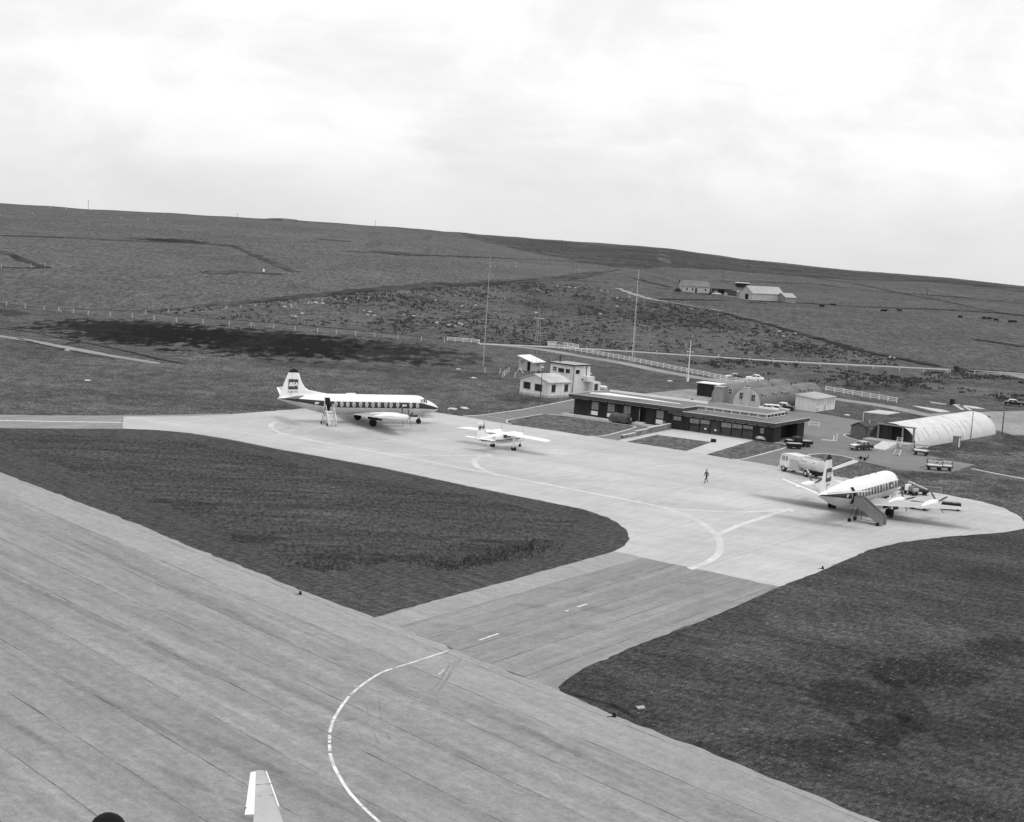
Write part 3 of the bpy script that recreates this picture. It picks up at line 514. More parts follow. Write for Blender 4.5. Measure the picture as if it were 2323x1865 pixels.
# hill and moor
TP = lambda lst: [tuple(tp(x, y)[:2]) for x, y in lst]
drape('hill_pasture', rough_edge(TP([(-330, 696), (0, 689), (120, 700), (212, 703), (330, 706), (520, 690), (700, 671), (860, 655), (1030, 642), (1200, 632), (1330, 625), (1440, 618), (1480, 628), (1540, 640), (1545, 632), (1440, 612), (1300, 592), (1180, 568), (1100, 549), (1045, 532.5), (965, 523.5), (851, 515), (646, 501), (199, 477), (0, 464), (-330, 440)]), 18, 1.2, 11), g_hill, 0.10, 16)
drape('far_pasture', rough_edge(TP([(1480, 628), (1560, 652), (1480, 677), (1600, 700), (1720, 729), (1900, 781), (2030, 814), (2140, 834), (2323, 845), (2700, 866), (2700, 700), (2323, 664), (2100, 640), (1900, 633), (1640, 612), (1500, 606), (1440, 612)]), 18, 1.0, 12), g_hill2, 0.10, 16)
drape('dark_moor', rough_edge(TP([(1045, 530.5), (1100, 549), (1180, 568), (1300, 592), (1440, 612), (1500, 606), (1640, 612), (1900, 633), (2100, 640), (2323, 664), (2700, 700), (2700, 688), (2323, 652), (2155, 633), (1939, 617), (1681, 590), (1508, 565), (1185, 542)]), 18, 2.0, 13), g_moor, 0.14, 16)
rush_px = [(330, 708), (520, 693), (700, 676), (860, 661), (1030, 652), (1180, 642), (1270, 637), (1330, 645), (1400, 664), (1490, 683), (1600, 704), (1720, 733), (1900, 785), (2030, 818), (2042, 830), (1785, 817.5), (1600, 805.5), (1400, 792.5), (1240, 783.5), (1085, 776), (1010, 770), (800, 748), (620, 733), (400, 716)]
rush_poly = TP(rush_px)
drape('rough_pasture', rough_edge(rush_poly, 12, .8, 14), g_rough, 0.12, 14)
drape('rough_pasture', rough_edge(TP([(330, 708), (520, 693), (700, 676), (860, 661), (1030, 652), (1100, 646), (1280, 626), (1330, 618), (1410, 611), (1330, 630), (1290, 637), (1180, 642), (1030, 645), (1000, 641), (860, 652), (700, 667), (520, 687), (400, 700)]), 6, 1.0, 17), g_moor, 0.2, 14)
def strip(px, wd, name='heather_strip', mat=None, dz=0.22, sub=14): return ribbon(name, smooth_line(TP(px), sub), wd * (.62 if 'heather' in name else 1), 0, mat or g_moor, drp=True, dz=dz, rag=0.6)
strip([(0, 535), (150, 540), (300, 547), (420, 551), (540, 560)], 10)
strip([(340, 546), (380, 544), (430, 551)], 30, mat=g_heath)
strip([(530, 560), (560, 572), (600, 590), (650, 610), (672, 618)], 7)
strip([(470, 622), (530, 617), (600, 621), (632, 624)], 13)
strip([(0, 570), (30, 581), (60, 594), (105, 608)], 7); strip([(0, 607), (50, 609), (105, 608)], 5)
strip([(715, 542), (760, 546), (795, 549)], 12); strip([(780, 571), (900, 577), (1050, 583), (1200, 589), (1390, 602)], 9); strip([(860, 574), (930, 577)], 22)
strip([(1380, 641), (1300, 637), (1210, 634), (1130, 641), (1040, 648), (940, 656)], 6)
strip([(1440, 632), (1480, 642), (1520, 652)], 6); strip([(1640, 639), (1720, 640), (1850, 645), (1920, 655), (2080, 668), (2323, 690)], 9); strip([(1830, 625), (1980, 652), (2120, 680), (2240, 705), (2323, 716)], 7)
strip([(1720, 684), (1850, 690), (1960, 697), (2100, 702), (2250, 710), (2323, 717)], 10, mat=g_heath); strip([(1480, 679), (1560, 681), (1640, 683), (1740, 689)], 6, mat=g_heath)
strip([(1640, 710), (1720, 731), (1850, 767), (1960, 797), (2060, 818), (2130, 832)], 6, mat=g_heath); strip([(2210, 770), (2260, 778), (2320, 788)], 8, mat=g_heath)
strip([(2100, 655), (2200, 676), (2323, 684)], 14, mat=g_hill)
strip([(0, 745), (60, 752), (140, 768), (220, 783), (300, 800), (360, 815), (420, 826)], 2.2, mat=g_heath, dz=.05); strip([(40, 768), (100, 783), (180, 800), (260, 815)], 1.4, mat=g_heath, dz=.05)
strip([(1400, 655), (1470, 678), (1560, 694), (1640, 707)], 3.2, name='farm_track', mat=track_m, dz=.25)
strip([(1640, 671), (1680, 676), (1705, 682)], 6, name='farm_track', mat=track_m, dz=.25)
# dark ground, ruts and banks near the hangar and along the verges
_pz = [0.03]
def patch(px, mat, name='heather_bank', amp=.6, sd=20, dz=None):
    _pz[0] += .004; dz = dz or _pz[0]
    return drape(name, rough_edge(G(px), 1.2, amp, sd), mat, dz, 6)
ribbon('rut', G([(1290, 1574), (1340, 1586), (1390, 1600), (1430, 1622), (1480, 1650)]), 0.5, 0.02, g_heath, kind='structure', rag=.5, thick=.01)
slab('manhole_cover', G([(1442, 1604), (1460, 1602), (1464, 1608), (1448, 1609.5)]), 0.06, M('worn_cover', .36), 0.06, kind='structure')
def blob(px, n, amp=1.0):
    out = []
    for (a, b, ra, rb) in px:
        c = gp(a, b); e = gp(a + ra, b); f = gp(a, b + rb)
        k = max(20, int(n)); q = rng.normal(0, .40, (k, 2)); out.append(np.array([[c.x, c.y]]) + q[:, :1] * np.array([[e.x - c.x, e.y - c.y]]) + q[:, 1:] * np.array([[f.x - c.x, f.y - c.y]]))
    return np.vstack(out)
# ---- tufts: real blades of grass on the island, rushes in the field
def in_poly(P, pts):
    x, y = pts[:, 0], pts[:, 1]; ins = np.zeros(len(pts), bool); n = len(P)
    for i in range(n):
        (x1, y1), (x2, y2) = P[i], P[(i + 1) % n]
        c = ((y1 > y) != (y2 > y)) & (x < (x2 - x1) * (y - y1) / (y2 - y1 + 1e-12) + x1); ins ^= c
    return ins
def scatter(poly, n, dens=None):
    P = np.array(poly); lo, hi = P.min(0), P.max(0); out = np.zeros((0, 2))
    while len(out) < n:
        q = rng.uniform(lo, hi, (n * 2, 2)); q = q[in_poly(poly, q)]
        if dens is not None: q = q[rng.random(len(q)) < dens(q[:, 0], q[:, 1])]
        out = np.vstack([out, q])
        if len(q) == 0: break
    return out[:n]
def tufts(name, pts, h, wdt, mat, blades=3, spread=0.5, z=None, dz=0.0):
    n = len(pts); zz = np.full(n, z) if z is not None else zt(pts[:, 0], pts[:, 1]) + dz
    V, F = [], []
    for b in range(blades):
        a = rng.uniform(0, 2 * np.pi, n); hh = h * rng.uniform(0.55, 1.25, n); off = rng.uniform(-spread, spread, (n, 2)) * wdt * 1.2
        bx, by = pts[:, 0] + off[:, 0], pts[:, 1] + off[:, 1]; wx, wy = np.cos(a) * wdt * .5, np.sin(a) * wdt * .5
        lean = rng.uniform(-.35, .35, (n, 2)) * hh[:, None]
        p0 = np.stack([bx - wx, by - wy, zz], 1); p1 = np.stack([bx + wx, by + wy, zz], 1)
        p2 = np.stack([bx + wx * .6 + lean[:, 0], by + wy * .6 + lean[:, 1], zz + hh], 1); p3 = np.stack([bx - wx * .6 + lean[:, 0], by - wy * .6 + lean[:, 1], zz + hh * .9], 1)
        base = sum(len(q) for q in V); V.append(np.stack([p0, p1, p2, p3], 1).reshape(-1, 3))
        i = base + np.arange(n) * 4; F.append(np.stack([i, i + 1, i + 2, i + 3], 1))
    V = np.vstack(V); F = np.vstack(F); me = bpy.data.meshes.new(name)
    me.vertices.add(len(V)); me.vertices.foreach_set('co', V.ravel()); me.loops.add(F.size); me.loops.foreach_set('vertex_index', F.ravel().astype(np.int32))
    me.polygons.add(len(F)); me.polygons.foreach_set('loop_start', (np.arange(len(F)) * 4).astype(np.int32)); me.polygons.foreach_set('loop_total', np.full(len(F), 4, np.int32))
    me.materials.append(mat); me.update(calc_edges=True); me.validate()
    o = bpy.data.objects.new(name, me); COL.objects.link(o); o['kind'] = 'stuff'; return o
edge_px = [[(985, 1286), (1040, 1280), (1087, 1272), (1130, 1262), (1184, 1249), (1230, 1234)], [(700, 1287), (760, 1288)]]
ep = []
for e in edge_px:
    L = smooth_line(G(e), 14)
    for a in L: ep += [(a[0] + random.gauss(0, 1.1), a[1] + random.gauss(0, 1.1)) for _ in range(8)]
tufts('tall_grass', np.array(ep), .22, .2, g_blade, 2, z=0.015)
rp = scatter(rush_poly, 3000, lambda x, y: np.clip(.45 + .6 * np.sin(x * .06 + 2 * np.sin(y * .02)) * np.sin(y * .045 + 1.0) + .2 * np.sin(x * .31), .05, 1))
rp = np.repeat(rp, 4, 0) + rng.normal(0, .38, (len(rp) * 4, 2))
tufts('rushes', rp, .40, .34, rush_m, 2, dz=.1)
rp2 = scatter(TP([(1440, 801), (1785, 824), (2042, 838), (2323, 858), (2323, 915), (2090, 905), (1900, 878), (1700, 845), (1560, 826)]), 300, lambda x, y: np.clip(.3 + .7 * np.sin(x * .12) * np.sin(y * .09), .03, 1))
rp2 = np.repeat(rp2, 5, 0) + rng.normal(0, .6, (len(rp2) * 5, 2)); tufts('rushes', rp2, .4, .42, rush_m, 2, dz=.02)
# ------------------------------------------------------------------ aircraft
def aerofoil(le, te, th, up, n=6, flat=False):
    """closed airfoil-like ring between a leading and a trailing edge point"""
    le, te, up = Vector(le), Vector(te), Vector(up).normalized(); o = []
    prof = [(0, 0), (.06, .45), (.18, .85), (.35, 1), (.6, .8), (.85, .32), (1, .03)] if not flat else [(0, 0), (.05, .5), (.14, .95), (.3, 1), (.65, 1), (.88, .5), (1, .05)]
    for t, h in prof: o.append(le.lerp(te, t) + up * (h * th / 2))
    for t, h in prof[-1:0:-1]: o.append(le.lerp(te, t) - up * (h * th / 2 * (1 if flat else .7)))
    return o
def wing_mb(secs, up=(0, 0, 1), flat=False, cap=True):
    return MB().loft([aerofoil(le, te, th, up, flat=flat) for le, te, th in secs], cap)
FS = [(0.0, 2.40, .03, .03), (.12, 2.41, .22, .22), (.45, 2.45, .50, .48), (1.0, 2.52, .78, .76), (1.7, 2.61, 1.02, 1.02), (2.25, 2.68, 1.17, 1.2), (2.6, 2.74, 1.32, 1.32), (3.1, 2.81, 1.50, 1.46), (3.8, 2.845, 1.585, 1.57), (4.8, 2.85, 1.6, 1.6), (8, 2.85, 1.6, 1.6), (12, 2.85, 1.6, 1.6), (16.6, 2.85, 1.6, 1.6),
      (18, 2.89, 1.55, 1.55), (19.5, 3.0, 1.42, 1.42), (21, 3.15, 1.2, 1.2), (22.5, 3.32, .92, .9), (24, 3.46, .6, .56), (25.2, 3.545, .33, .28), (25.9, 3.58, .13, .1), (26.11, 3.585, .03, .03)]
def fus_at(s):
    a = np.array(FS); return [float(np.interp(s, a[:, 0], a[:, k])) for k in (1, 2, 3)]
def fus_y(s, z, side=-1, off=.03):
    zc, rz, ry = fus_at(s); q = max(0.0, 1 - ((z - zc) / rz) ** 2); return side * (ry * math.sqrt(q) + off)
SX = 12.06
def fpt(s, z, side=-1, off=.03): return (SX - s, fus_y(s, z, side, off), z)
def oval(s, z, a, b, side, n=12, off=.035):
    mb = MB(); P = [fpt(s + a * math.cos(2 * math.pi * i / n), z + b * math.sin(2 * math.pi * i / n), side, off) for i in range(n)]
    Q = [fpt(s + a * math.cos(2 * math.pi * i / n), z + b * math.sin(2 * math.pi * i / n), side, off - .05) for i in range(n)]
    c = fpt(s, z, side, off + .01)
    return mb.add(P + Q + [c], [(i, (i + 1) % n, 2 * n) for i in range(n)] + [(n + i, n + (i + 1) % n, (i + 1) % n, i) for i in range(n)])
def skin_rect(s0_, s1_, z0, z1, side, off=.03, ns=3, nz=4, th=.05):
    mb = MB(); P = [[fpt(s0_ + (s1_ - s0_) * i / ns, z0 + (z1 - z0) * k / nz, side, off) for k in range(nz + 1)] for i in range(ns + 1)]
    vs = [p for r in P for p in r]; W = nz + 1
    mb.add(vs, [(i * W + k, (i + 1) * W + k, (i + 1) * W + k + 1, i * W + k + 1) for i in range(ns) for k in range(nz)])
    return mb
blade_m = M('blade_metal', .10, ((1, .1, 3),), rough=.5)
def airliner(name, label, loc, rz, reg, door_panel):
    t = thing(name, label, 'airliner', loc, rz)
    ang = [90, 75, 58, 40, 22, 11, 0, -10.8, -30, -50, -70, -90]; A = [R(a) for a in ang] + [R(180 - a) for a in ang[-2:0:-1]]
    rings = [[(SX - s, ry * math.cos(a), zc + rz_ * math.sin(a)) for a in A] for s, zc, rz_, ry in FS]
    na_ = len(A); lev = [ang[i] for i in range(12)] + ang[-2:0:-1]
    def fm(k, i):
        m_ = 0.5 * (lev[i] + lev[(i + 1) % na_])
        return 1 if -10.8 < m_ < 22 else (0 if m_ > 22 else 2)
    MB().loft(rings, True, 0, fm).build('fuselage', [white, band, alum], t, smooth=60)
    # fin with dorsal fairing, rudder, black cap
    fin = [(3.6, 17.0, 25.85, .30), (4.35, 17.6, 25.62, .30), (4.62, 19.4, 25.56, .30), (4.95, 21.2, 25.47, .34), (5.35, 21.85, 25.34, .34), (6.1, 22.36, 25.07, .31), (6.9, 22.66, 24.77, .28), (7.55, 22.90, 24.53, .24)]
    fb = wing_mb([((SX - a, 0, z), (SX - b, 0, z), th) for z, a, b, th in fin], (0, 1, 0), True).build('tail_fin', white, t, smooth=50)
    wing_mb([((SX - a, 0, z), (SX - b, 0, z), th) for z, a, b, th in ((7.55, 22.88, 24.55, .25), (7.85, 23.06, 24.38, .23), (8.05, 23.32, 24.16, .2), (8.16, 23.62, 23.92, .1))], (0, 1, 0), True).build('fin_cap', black, t, smooth=50)
    for sd in (-1, 1):
        y = sd * .165
        box('badge', red, t, SX - 24.5, SX - 22.98, y - .012, y + .012, 5.0, 6.55)
        dr = Vector((-sd, 0, 0))
        text_mb('BEA', .80, (SX - 23.74, sd * .182, 5.52), dr, (0, 0, 1), .22, .035).build('lettering', white, t)
        text_mb(reg, .40, (SX - 23.75, sd * .18, 4.52), dr, (0, 0, 1), 0, .006).build('registration', grey, t)
        MB().beam((SX - 24.0, sd * .15, 3.9), (SX - 23.95, sd * .13, 7.5), .035, .03).build('rudder_hinge', grey, t)
        for zz in (5.05, 6.45): box('rudder_bracket', black, t, SX - 24.02, SX - 23.93, sd * .165 - .025, sd * .165 + .025, zz, zz + .16)
        # tailplane and elevator
        tp_ = wing_mb([((SX - 22.9, sd * .35, 3.62), (SX - 24.7, sd * .35, 3.66), .26), ((SX - 23.45, sd * 5.2, 4.66), (SX - 24.35, sd * 5.2, 4.68), .13), ((SX - 23.7, sd * 5.5, 4.73), (SX - 24.3, sd * 5.5, 4.74), .06)]).build('tailplane', wingm, t, smooth=50)
        wing_mb([((SX - 24.73, sd * .35, 3.66), (SX - 25.4, sd * .3, 3.66), .10), ((SX - 24.38, sd * 5.2, 4.68), (SX - 24.75, sd * 5.1, 4.67), .06)]).build('elevator', white, t)
        # wing, aileron, engines
        secs = [((SX - 9.35, sd * .9, 1.62), (SX - 14.3, sd * .9, 1.54), .72), ((SX - 9.5, sd * 2.2, 1.66), (SX - 14.2, sd * 2.2, 1.60), .66), ((SX - 9.75, sd * 5.2, 1.86), (SX - 13.9, sd * 5.2, 1.82), .50), ((SX - 10.2, sd * 9.0, 2.13), (SX - 13.3, sd * 9.0, 2.11), .34), ((SX - 11.0, sd * 13.4, 2.47), (SX - 12.5, sd * 13.4, 2.46), .18), ((SX - 11.45, sd * 14.0, 2.52), (SX - 12.4, sd * 14.0, 2.51), .11), ((SX - 11.8, sd * 14.28, 2.545), (SX - 12.2, sd * 14.28, 2.545), .05)]
        wing_mb(secs).build('wing', wingm, t, smooth=50)
        wing_mb([((SX - 13.32, sd * 9.0, 2.11), (SX - 13.62, sd * 9.0, 2.10), .07), ((SX - 12.52, sd * 13.4, 2.46), (SX - 12.72, sd * 13.3, 2.45), .05)]).build('aileron', alum, t)
        wing_mb([((SX - 14.22, sd * 1.7, 1.60), (SX - 14.62, sd * 1.7, 1.54), .10), ((SX - 13.32, sd * 8.9, 2.10), (SX - 13.66, sd * 8.9, 2.07), .07)]).build('flap', alum, t)
        MB().wheel((SX - 11.9, sd * 14.25, 2.59), .07, .1).build('tip_light', white, t)
        for lat, sp, zz in ((3.63, 7.25, 1.64), (7.95, 7.75, 2.0)):
            prof = [(0.0, .30), (.10, .38), (.5, .47), (1.3, .55), (2.6, .56), (3.8, .46), (4.7, .30), (5.4, .06)]
            nb = MB().loft([[(SX - sp - .25 - d, sd * lat + r_ * .92 * math.cos(2 * math.pi * i / 14), zz + (.10 if d > 2.6 else 0) * (d - 2.6) / 2 + r_ * math.sin(2 * math.pi * i / 14)) for i in range(14)] for d, r_ in prof]).build('engine_nacelle', white, t, smooth=50)
            MB().loft([[(SX - sp - .27, sd * lat + r_ * math.cos(2 * math.pi * i / 14), zz + r_ * math.sin(2 * math.pi * i / 14)) for i in range(14)] for r_ in (.30, .2)], True).build('intake', black, nb)
            MB().tube((SX - sp - 1.9, sd * (lat + .50), zz - .05), (SX - sp - 2.5, sd * (lat + .57), zz - .1), .10, .09).build('exhaust', black, nb)
            pr = MB().loft([[(SX - sp + .38 - d, sd * lat + r_ * math.cos(2 * math.pi * i / 10), zz + r_ * math.sin(2 * math.pi * i / 10)) for i in range(10)] for d, r_ in ((0, .02), (.1, .11), (.3, .19), (.62, .25))]).build('propeller', lgrey, t, smooth=50)
            for b in range(4):
                a = R(8 + 90 * b + (lat * 17)); u_ = Vector((0, math.cos(a), math.sin(a))); v_ = Vector((.75, -math.sin(a) * .66, math.cos(a) * .66))
                o_ = Vector((SX - sp, sd * lat, zz)); mb = MB()
                mb.loft([[o_ + u_ * r_ + v_ * (cw * q) + Vector((.02 * e, 0, 0)) for q, e in ((-.5, 0), (0, 1), (.5, 0), (0, -1))] for r_, cw in ((.2, .16), (.55, .26), (1.1, .28), (1.4, .22), (1.52, .1))]).build('blade', blade_m, pr)
        # main gear under the inner engine
        gy = sd * 3.63
        lg = MB().tube((0.1, gy, .55), (0.25, gy, 1.75), .09).beam((-.9, gy, 1.75), (0.05, gy, .62), .10, .10).build('main_gear', rust, t)
        for q in (-.27, .27): MB().wheel((0.1, gy + q, .52), .52, .30).build('wheel', tyre, lg)
        MB().beam((-.55, gy - .62, 1.42), (1.35, gy - .62, 1.32), .04, .75).beam((-.55, gy + .62, 1.42), (1.35, gy + .62, 1.32), .04, .75).build('gear_door', rust, lg)
    # cabin windows, crew windows, doors, lettering
    for sd in (-1, 1):
        for s in (17.34, 16.4, 15.45, 14.46, 13.4, 12.4, 11.4, 10.4, 9.3, 8.46, 7.37, 5.2, 4.1):
            fr = oval(s, 3.04, .25, .42, sd, 12, .035).build('cabin_window', frame_m, t); oval(s, 3.04, .20, .36, sd, 12, .05).build('pane', cabin_glass, fr)
        dr = Vector((-sd, 0, 0))
        for s in (6.28, 20.25):
            z_ = 2.88 if s < 10 else 3.0; text_mb('BEA', .42, (SX - s, fus_y(s, z_ + .1, sd, .04), z_), dr, (0, 0, 1), .22, .02).build('lettering', white, t)
        skin_rect(2.62, 2.98, 3.50, 3.98, sd, .03).build('crew_window', glass, t); skin_rect(3.1, 3.5, 3.52, 3.95, sd, .03).build('crew_window', cabin_glass, t)
        skin_rect(2.25, 2.52, 3.42, 3.78, sd, .04).build('crew_window', glass, t)
    mb = MB()
    for y0, y1 in ((-.62, -.05), (.05, .62)):
        mb.add([(SX - 2.15, y0, 3.74), (SX - 2.12, y1, 3.74), (SX - 2.55, y1 * .95, 4.02), (SX - 2.55, y0 * .95, 4.02)], [(0, 1, 2, 3)])
    mb.build('windscreen', glass, t)
    skin_rect(18.2, 19.0, 2.02, 3.98, -1, .035, 3, 7).build('doorway', dark, t)
    skin_rect(19.05, 19.12, 1.9, 4.0, -1, .04, 1, 7).build('door_frame', frame_m, t)
    if door_panel:
        MB().box(SX - 17.9, SX - 17.15, -2.35, -2.25, 1.75, 2.75).build('door', band, t); text_mb('BEA', .36, (SX - 17.52, -2.37, 2.1), (1, 0, 0), (0, 0, 1), .22, .02).build('lettering', white, t)
    skin_rect(2.0, 3.3, 1.93, 2.06, -1, .03).build('nose_marking', lgrey, t)
    MB().tube((SX - .1, 0, 2.44), (SX + .12, 0, 2.40), .09, .03).build('nose_probe', black, t)
    ng = MB().tube((SX - 3.15, 0, .38), (SX - 3.1, 0, 1.45), .08).box(SX - 3.35, SX - 2.95, -.2, .2, .72, .8).build('nose_gear', rust, t)
    for q in (-.19, .19): MB().wheel((SX - 3.18, q, .36), .36, .2).build('wheel', tyre, ng)
    for q in (-.45, .45): MB().beam((SX - 2.7, q, 1.12), (SX - .95, q, 1.24), .04, .42).build('gear_door', alum, ng)
    box('gear_bay', dark, t, SX - 5.0, SX - 3.5, -.5, .5, 1.1, 1.4)
    wing_mb([((SX - 13.6, 0, 4.40), (SX - 15.5, 0, 4.40), .42), ((SX - 13.8, 0, 4.62), (SX - 15.2, 0, 4.6), .2)], (0, 1, 0)).build('dorsal_aerial', white, t)
    for s in (10.2, 7.7): MB().tube((SX - s, 0, 4.4), (SX - s, 0, 4.62), .05).build('beacon', rust, t)
    MB().tube((SX - 4.1, .5, 4.35), (SX - 3.9, .5, 4.75), .02).build('whip_aerial', rust, t)
    return t
def at_nose(x, y, yaw, s=12.06): return (x - math.cos(yaw) * s, y - math.sin(yaw) * s, 0.05)
YA, YB = 0.428, 1.008
LA = at_nose(-11.555, 257.204, YA); LB = at_nose(49.29, 207.986, YB)
airliner('propeller_airliner', 'four engined airliner parked broadside on the apron, nose to the right, registered G-AOYN', LA, YA, 'G-AOYN', False)
airliner('propeller_airliner', 'four engined airliner seen from behind its tail, fuel tanker standing beyond its fin', LB, YB, 'G-AO', True)

def boarding_stairs(label, plane_loc, yaw, s, run, solid, mat, rail_mat):
    x, y = SX - s, -1.75; ca, sa = math.cos(yaw), math.sin(yaw)
    t = thing('boarding_stairs', label, 'boarding stairs', (plane_loc[0] + x * ca - y * sa, plane_loc[1] + x * sa + y * ca, .05), yaw - math.pi / 2)
    top, W_, n = 2.02, .62, 10                     # local x runs outwards from the door
    x0 = .75; x1 = x0 + run
    box('platform', rail_mat, t, 0, x0, -W_, W_, top - .07, top)
    for i in range(n):
        f = (i + 1) / (n + 1); box('step', mat if solid else rail_mat, t, x0 + run * f - .14, x0 + run * f + .14, -W_ + .06, W_ - .06, top * (1 - f) - .03, top * (1 - f) + .03)
    for sd in (-1, 1):
        y_ = sd * W_
        if solid:
            P = [(0, top + .95), (x0 + .1, top + .95), (x1 + .25, 1.05), (x1 + .25, .12), (x1 - .1, .05), (x0, top - .22), (0, top - .22)]
            MB().prism([(a, b) for a, b in P], y_ - .03, y_ + .03, 'y').build('side_panel', mat, t)
            MB().beam((0, y_, top + .97), (x0 + .1, y_, top + .97), .1, .08).beam((x0 + .1, y_, top + .97), (x1 + .25, y_, 1.07), .1, .08).build('handrail', mat, t)
        else:
            MB().beam((x0, y_, top - .08), (x1, y_, .1), .07, .2).build('stringer', mat, t)
            MB().tube((0, y_, top + 1.0), (x0, y_, top + 1.0), .035).tube((x0, y_, top + 1.0), (x1, y_, 1.05), .035).tube((x1, y_, .1), (x1, y_, 1.05), .03).tube((x0, y_, top), (x0, y_, top + 1), .03).tube((0, y_, top), (0, y_, top + 1), .03).tube(((x0 + x1) / 2, y_, top / 2), ((x0 + x1) / 2, y_, top / 2 + 1), .03).build('handrail', rail_mat, t)
        for xa, xb in ((.05, -.25), (.7, .55)):
            MB().tube((xa, y_, top - .1), (xb, y_ * 1.35, .28), .035).build('leg', rust, t)
        MB().tube((-.25, y_ * 1.35, .28), (x1 - .1, y_, .22), .03).tube((.55, y_ * 1.35, .28), (0.1, -y_ * .9, 1.5), .025).build('brace', rust, t)
        MB().wheel((-.25, y_ * 1.4, .24), .24, .14).build('wheel', tyre, t); MB().wheel((x1 - .35, y_ * 1.1, .22), .22, .14).build('wheel', tyre, t)
    return t
boarding_stairs('open metal stairs with white handrails at the broadside airliner\'s rear door', LA, YA, 18.6, 1.75, False, lgrey, white)
boarding_stairs('grey solid sided stairs on wheels below the rear door of the airliner seen from behind', LB, YB, 18.6, 2.7, True, grey, rust)

# ---- small twin engined high wing aircraft
def light_twin():
    yaw = 0.944; k = 1.042; loc = (2.063 - math.cos(yaw) * 4.9 * k, 237.714 - math.sin(yaw) * 4.9 * k, .05)
    t = thing('light_aircraft', 'small white high wing twin propeller plane standing tail on between the airliners', 'light aircraft', loc, yaw, scale=k)
    X0 = 4.9
    st = [(0, 1.25, .12, .12), (.3, 1.28, .36, .34), (1.0, 1.34, .55, .52), (1.7, 1.45, .68, .6), (2.3, 1.52, .76, .62), (5.6, 1.53, .76, .62), (7.2, 1.58, .58, .48), (9.0, 1.68, .34, .28), (10.4, 1.74, .17, .12), (10.86, 1.76, .05, .04)]
    A = [90, 65, 42, 22, 2, -18, -40, -66, -90]; AA_ = [R(a) for a in A] + [R(180 - a) for a in A[-2:0:-1]]
    sq = lambda v: math.copysign(abs(v) ** .75, v)
    MB().loft([[(X0 - s, ry * sq(math.cos(a)), zc + rz_ * sq(math.sin(a))) for a in AA_] for s, zc, rz_, ry in st]).build('fuselage', white, t, smooth=50)
    yat = lambda s: float(np.interp(s, [a[0] for a in st], [a[3] for a in st]))
    for sd in (-1, 1):
        for (s0_, s1_, z0, z1) in ((1.9, 10.2, 1.28, 1.40), (2.2, 9.5, 1.12, 1.17)):
            P = np.linspace(s0_, s1_, 9); rise = lambda s: .18 * max(0, (s - 6) / 4.2)
            mb = MB(); n = len(P); vs = [(X0 - s, sd * (yat(s) + .022), z0 + rise(s)) for s in P] + [(X0 - s, sd * (yat(s) + .022), z1 + rise(s)) for s in P]
            mb.add(vs, [(i, i + 1, n + i + 1, n + i) for i in range(n - 1)]).build('side_stripe', band, t)
        for s in (2.5, 3.5, 4.5, 5.4): box('cabin_window', glass, t, X0 - s - .36, X0 - s + .36, sd * .60, sd * .66, 1.62, 2.0)
        box('crew_window', glass, t, X0 - 2.0, X0 - 1.75, sd * .55, sd * .62, 1.6, 1.98)
        sw, zw = 4.7, 2.15
        wing_mb([((X0 - sw + .95, 0, zw), (X0 - sw - 1.05, 0, zw - .02), .30), ((X0 - sw + .95, sd * 6.6, zw - .1), (X0 - sw - 1.05, sd * 6.6, zw - .12), .24), ((X0 - sw + .55, sd * 7.45, zw - .14), (X0 - sw - 1.0, sd * 7.6, zw - .15), .08)]).build('wing', white, t, smooth=50)
        wing_mb([((X0 - sw - 1.07, sd * 3.6, zw - .07), (X0 - sw - 1.3, sd * 3.6, zw - .09), .06), ((X0 - sw - 1.07, sd * 6.8, zw - .12), (X0 - sw - 1.25, sd * 6.8, zw - .13), .05)]).build('aileron', lgrey, t)
        lat = 1.8
        nb = MB().loft([[(X0 - sw + 1.65 - d, sd * lat + rr * math.cos(2 * math.pi * i / 12), zw - .02 + .8 * rr * math.sin(2 * math.pi * i / 12)) for i in range(12)] for d, rr in ((0, .22), (.15, .34), (.7, .42), (1.6, .40), (2.8, .30), (3.4, .06))]).build('engine_nacelle', white, t, smooth=50)
        MB().tube((X0 - sw - 1.2, sd * (lat + .1), zw - .12), (X0 - sw - 1.75, sd * (lat + .1), zw - .14), .13, .04).build('exhaust', black, nb)
        pr = MB().tube((X0 - sw + 1.62, sd * lat, zw), (X0 - sw + 1.95, sd * lat, zw), .15, .03, 10).build('propeller', rust, t)
        for sg in (-1, 1):
            u_ = Vector((0, .16 * sg, sg)).normalized(); o_ = Vector((X0 - sw + 1.75, sd * lat, zw)); v_ = Vector((.7, .7, -.1))
            MB().loft([[o_ + u_ * r_ + v_ * (cw * q) + Vector((.03 * e, 0, 0)) for q, e in ((-.5, 0), (0, 1), (.5, 0), (0, -1))] for r_, cw in ((.1, .14), (.5, .2), (.95, .12))]).build('blade', blade_m, pr)
        lg = MB().beam((0, sd * 1.8, .35), (-.05, sd * 1.8, zw - .2), .12, .3).build('main_gear', white, t)
        for q in (-.2, .2): MB().wheel((0, sd * 1.8 + q, .25), .25, .2).build('wheel', tyre, lg)
        wing_mb([((X0 - 9.6, sd * .05, 1.78), (X0 - 10.6, sd * .05, 1.78), .14), ((X0 - 9.7, sd * 2.33, 1.78), (X0 - 10.6, sd * 2.33, 1.78), .10)]).build('tailplane', white, t)
    MB().add([(X0 - 1.68, -.5, 1.66), (X0 - 1.68, .5, 1.66), (X0 - 2.15, .46, 2.1), (X0 - 2.15, -.46, 2.1)], [(0, 1, 2, 3)]).build('windscreen', glass, t)
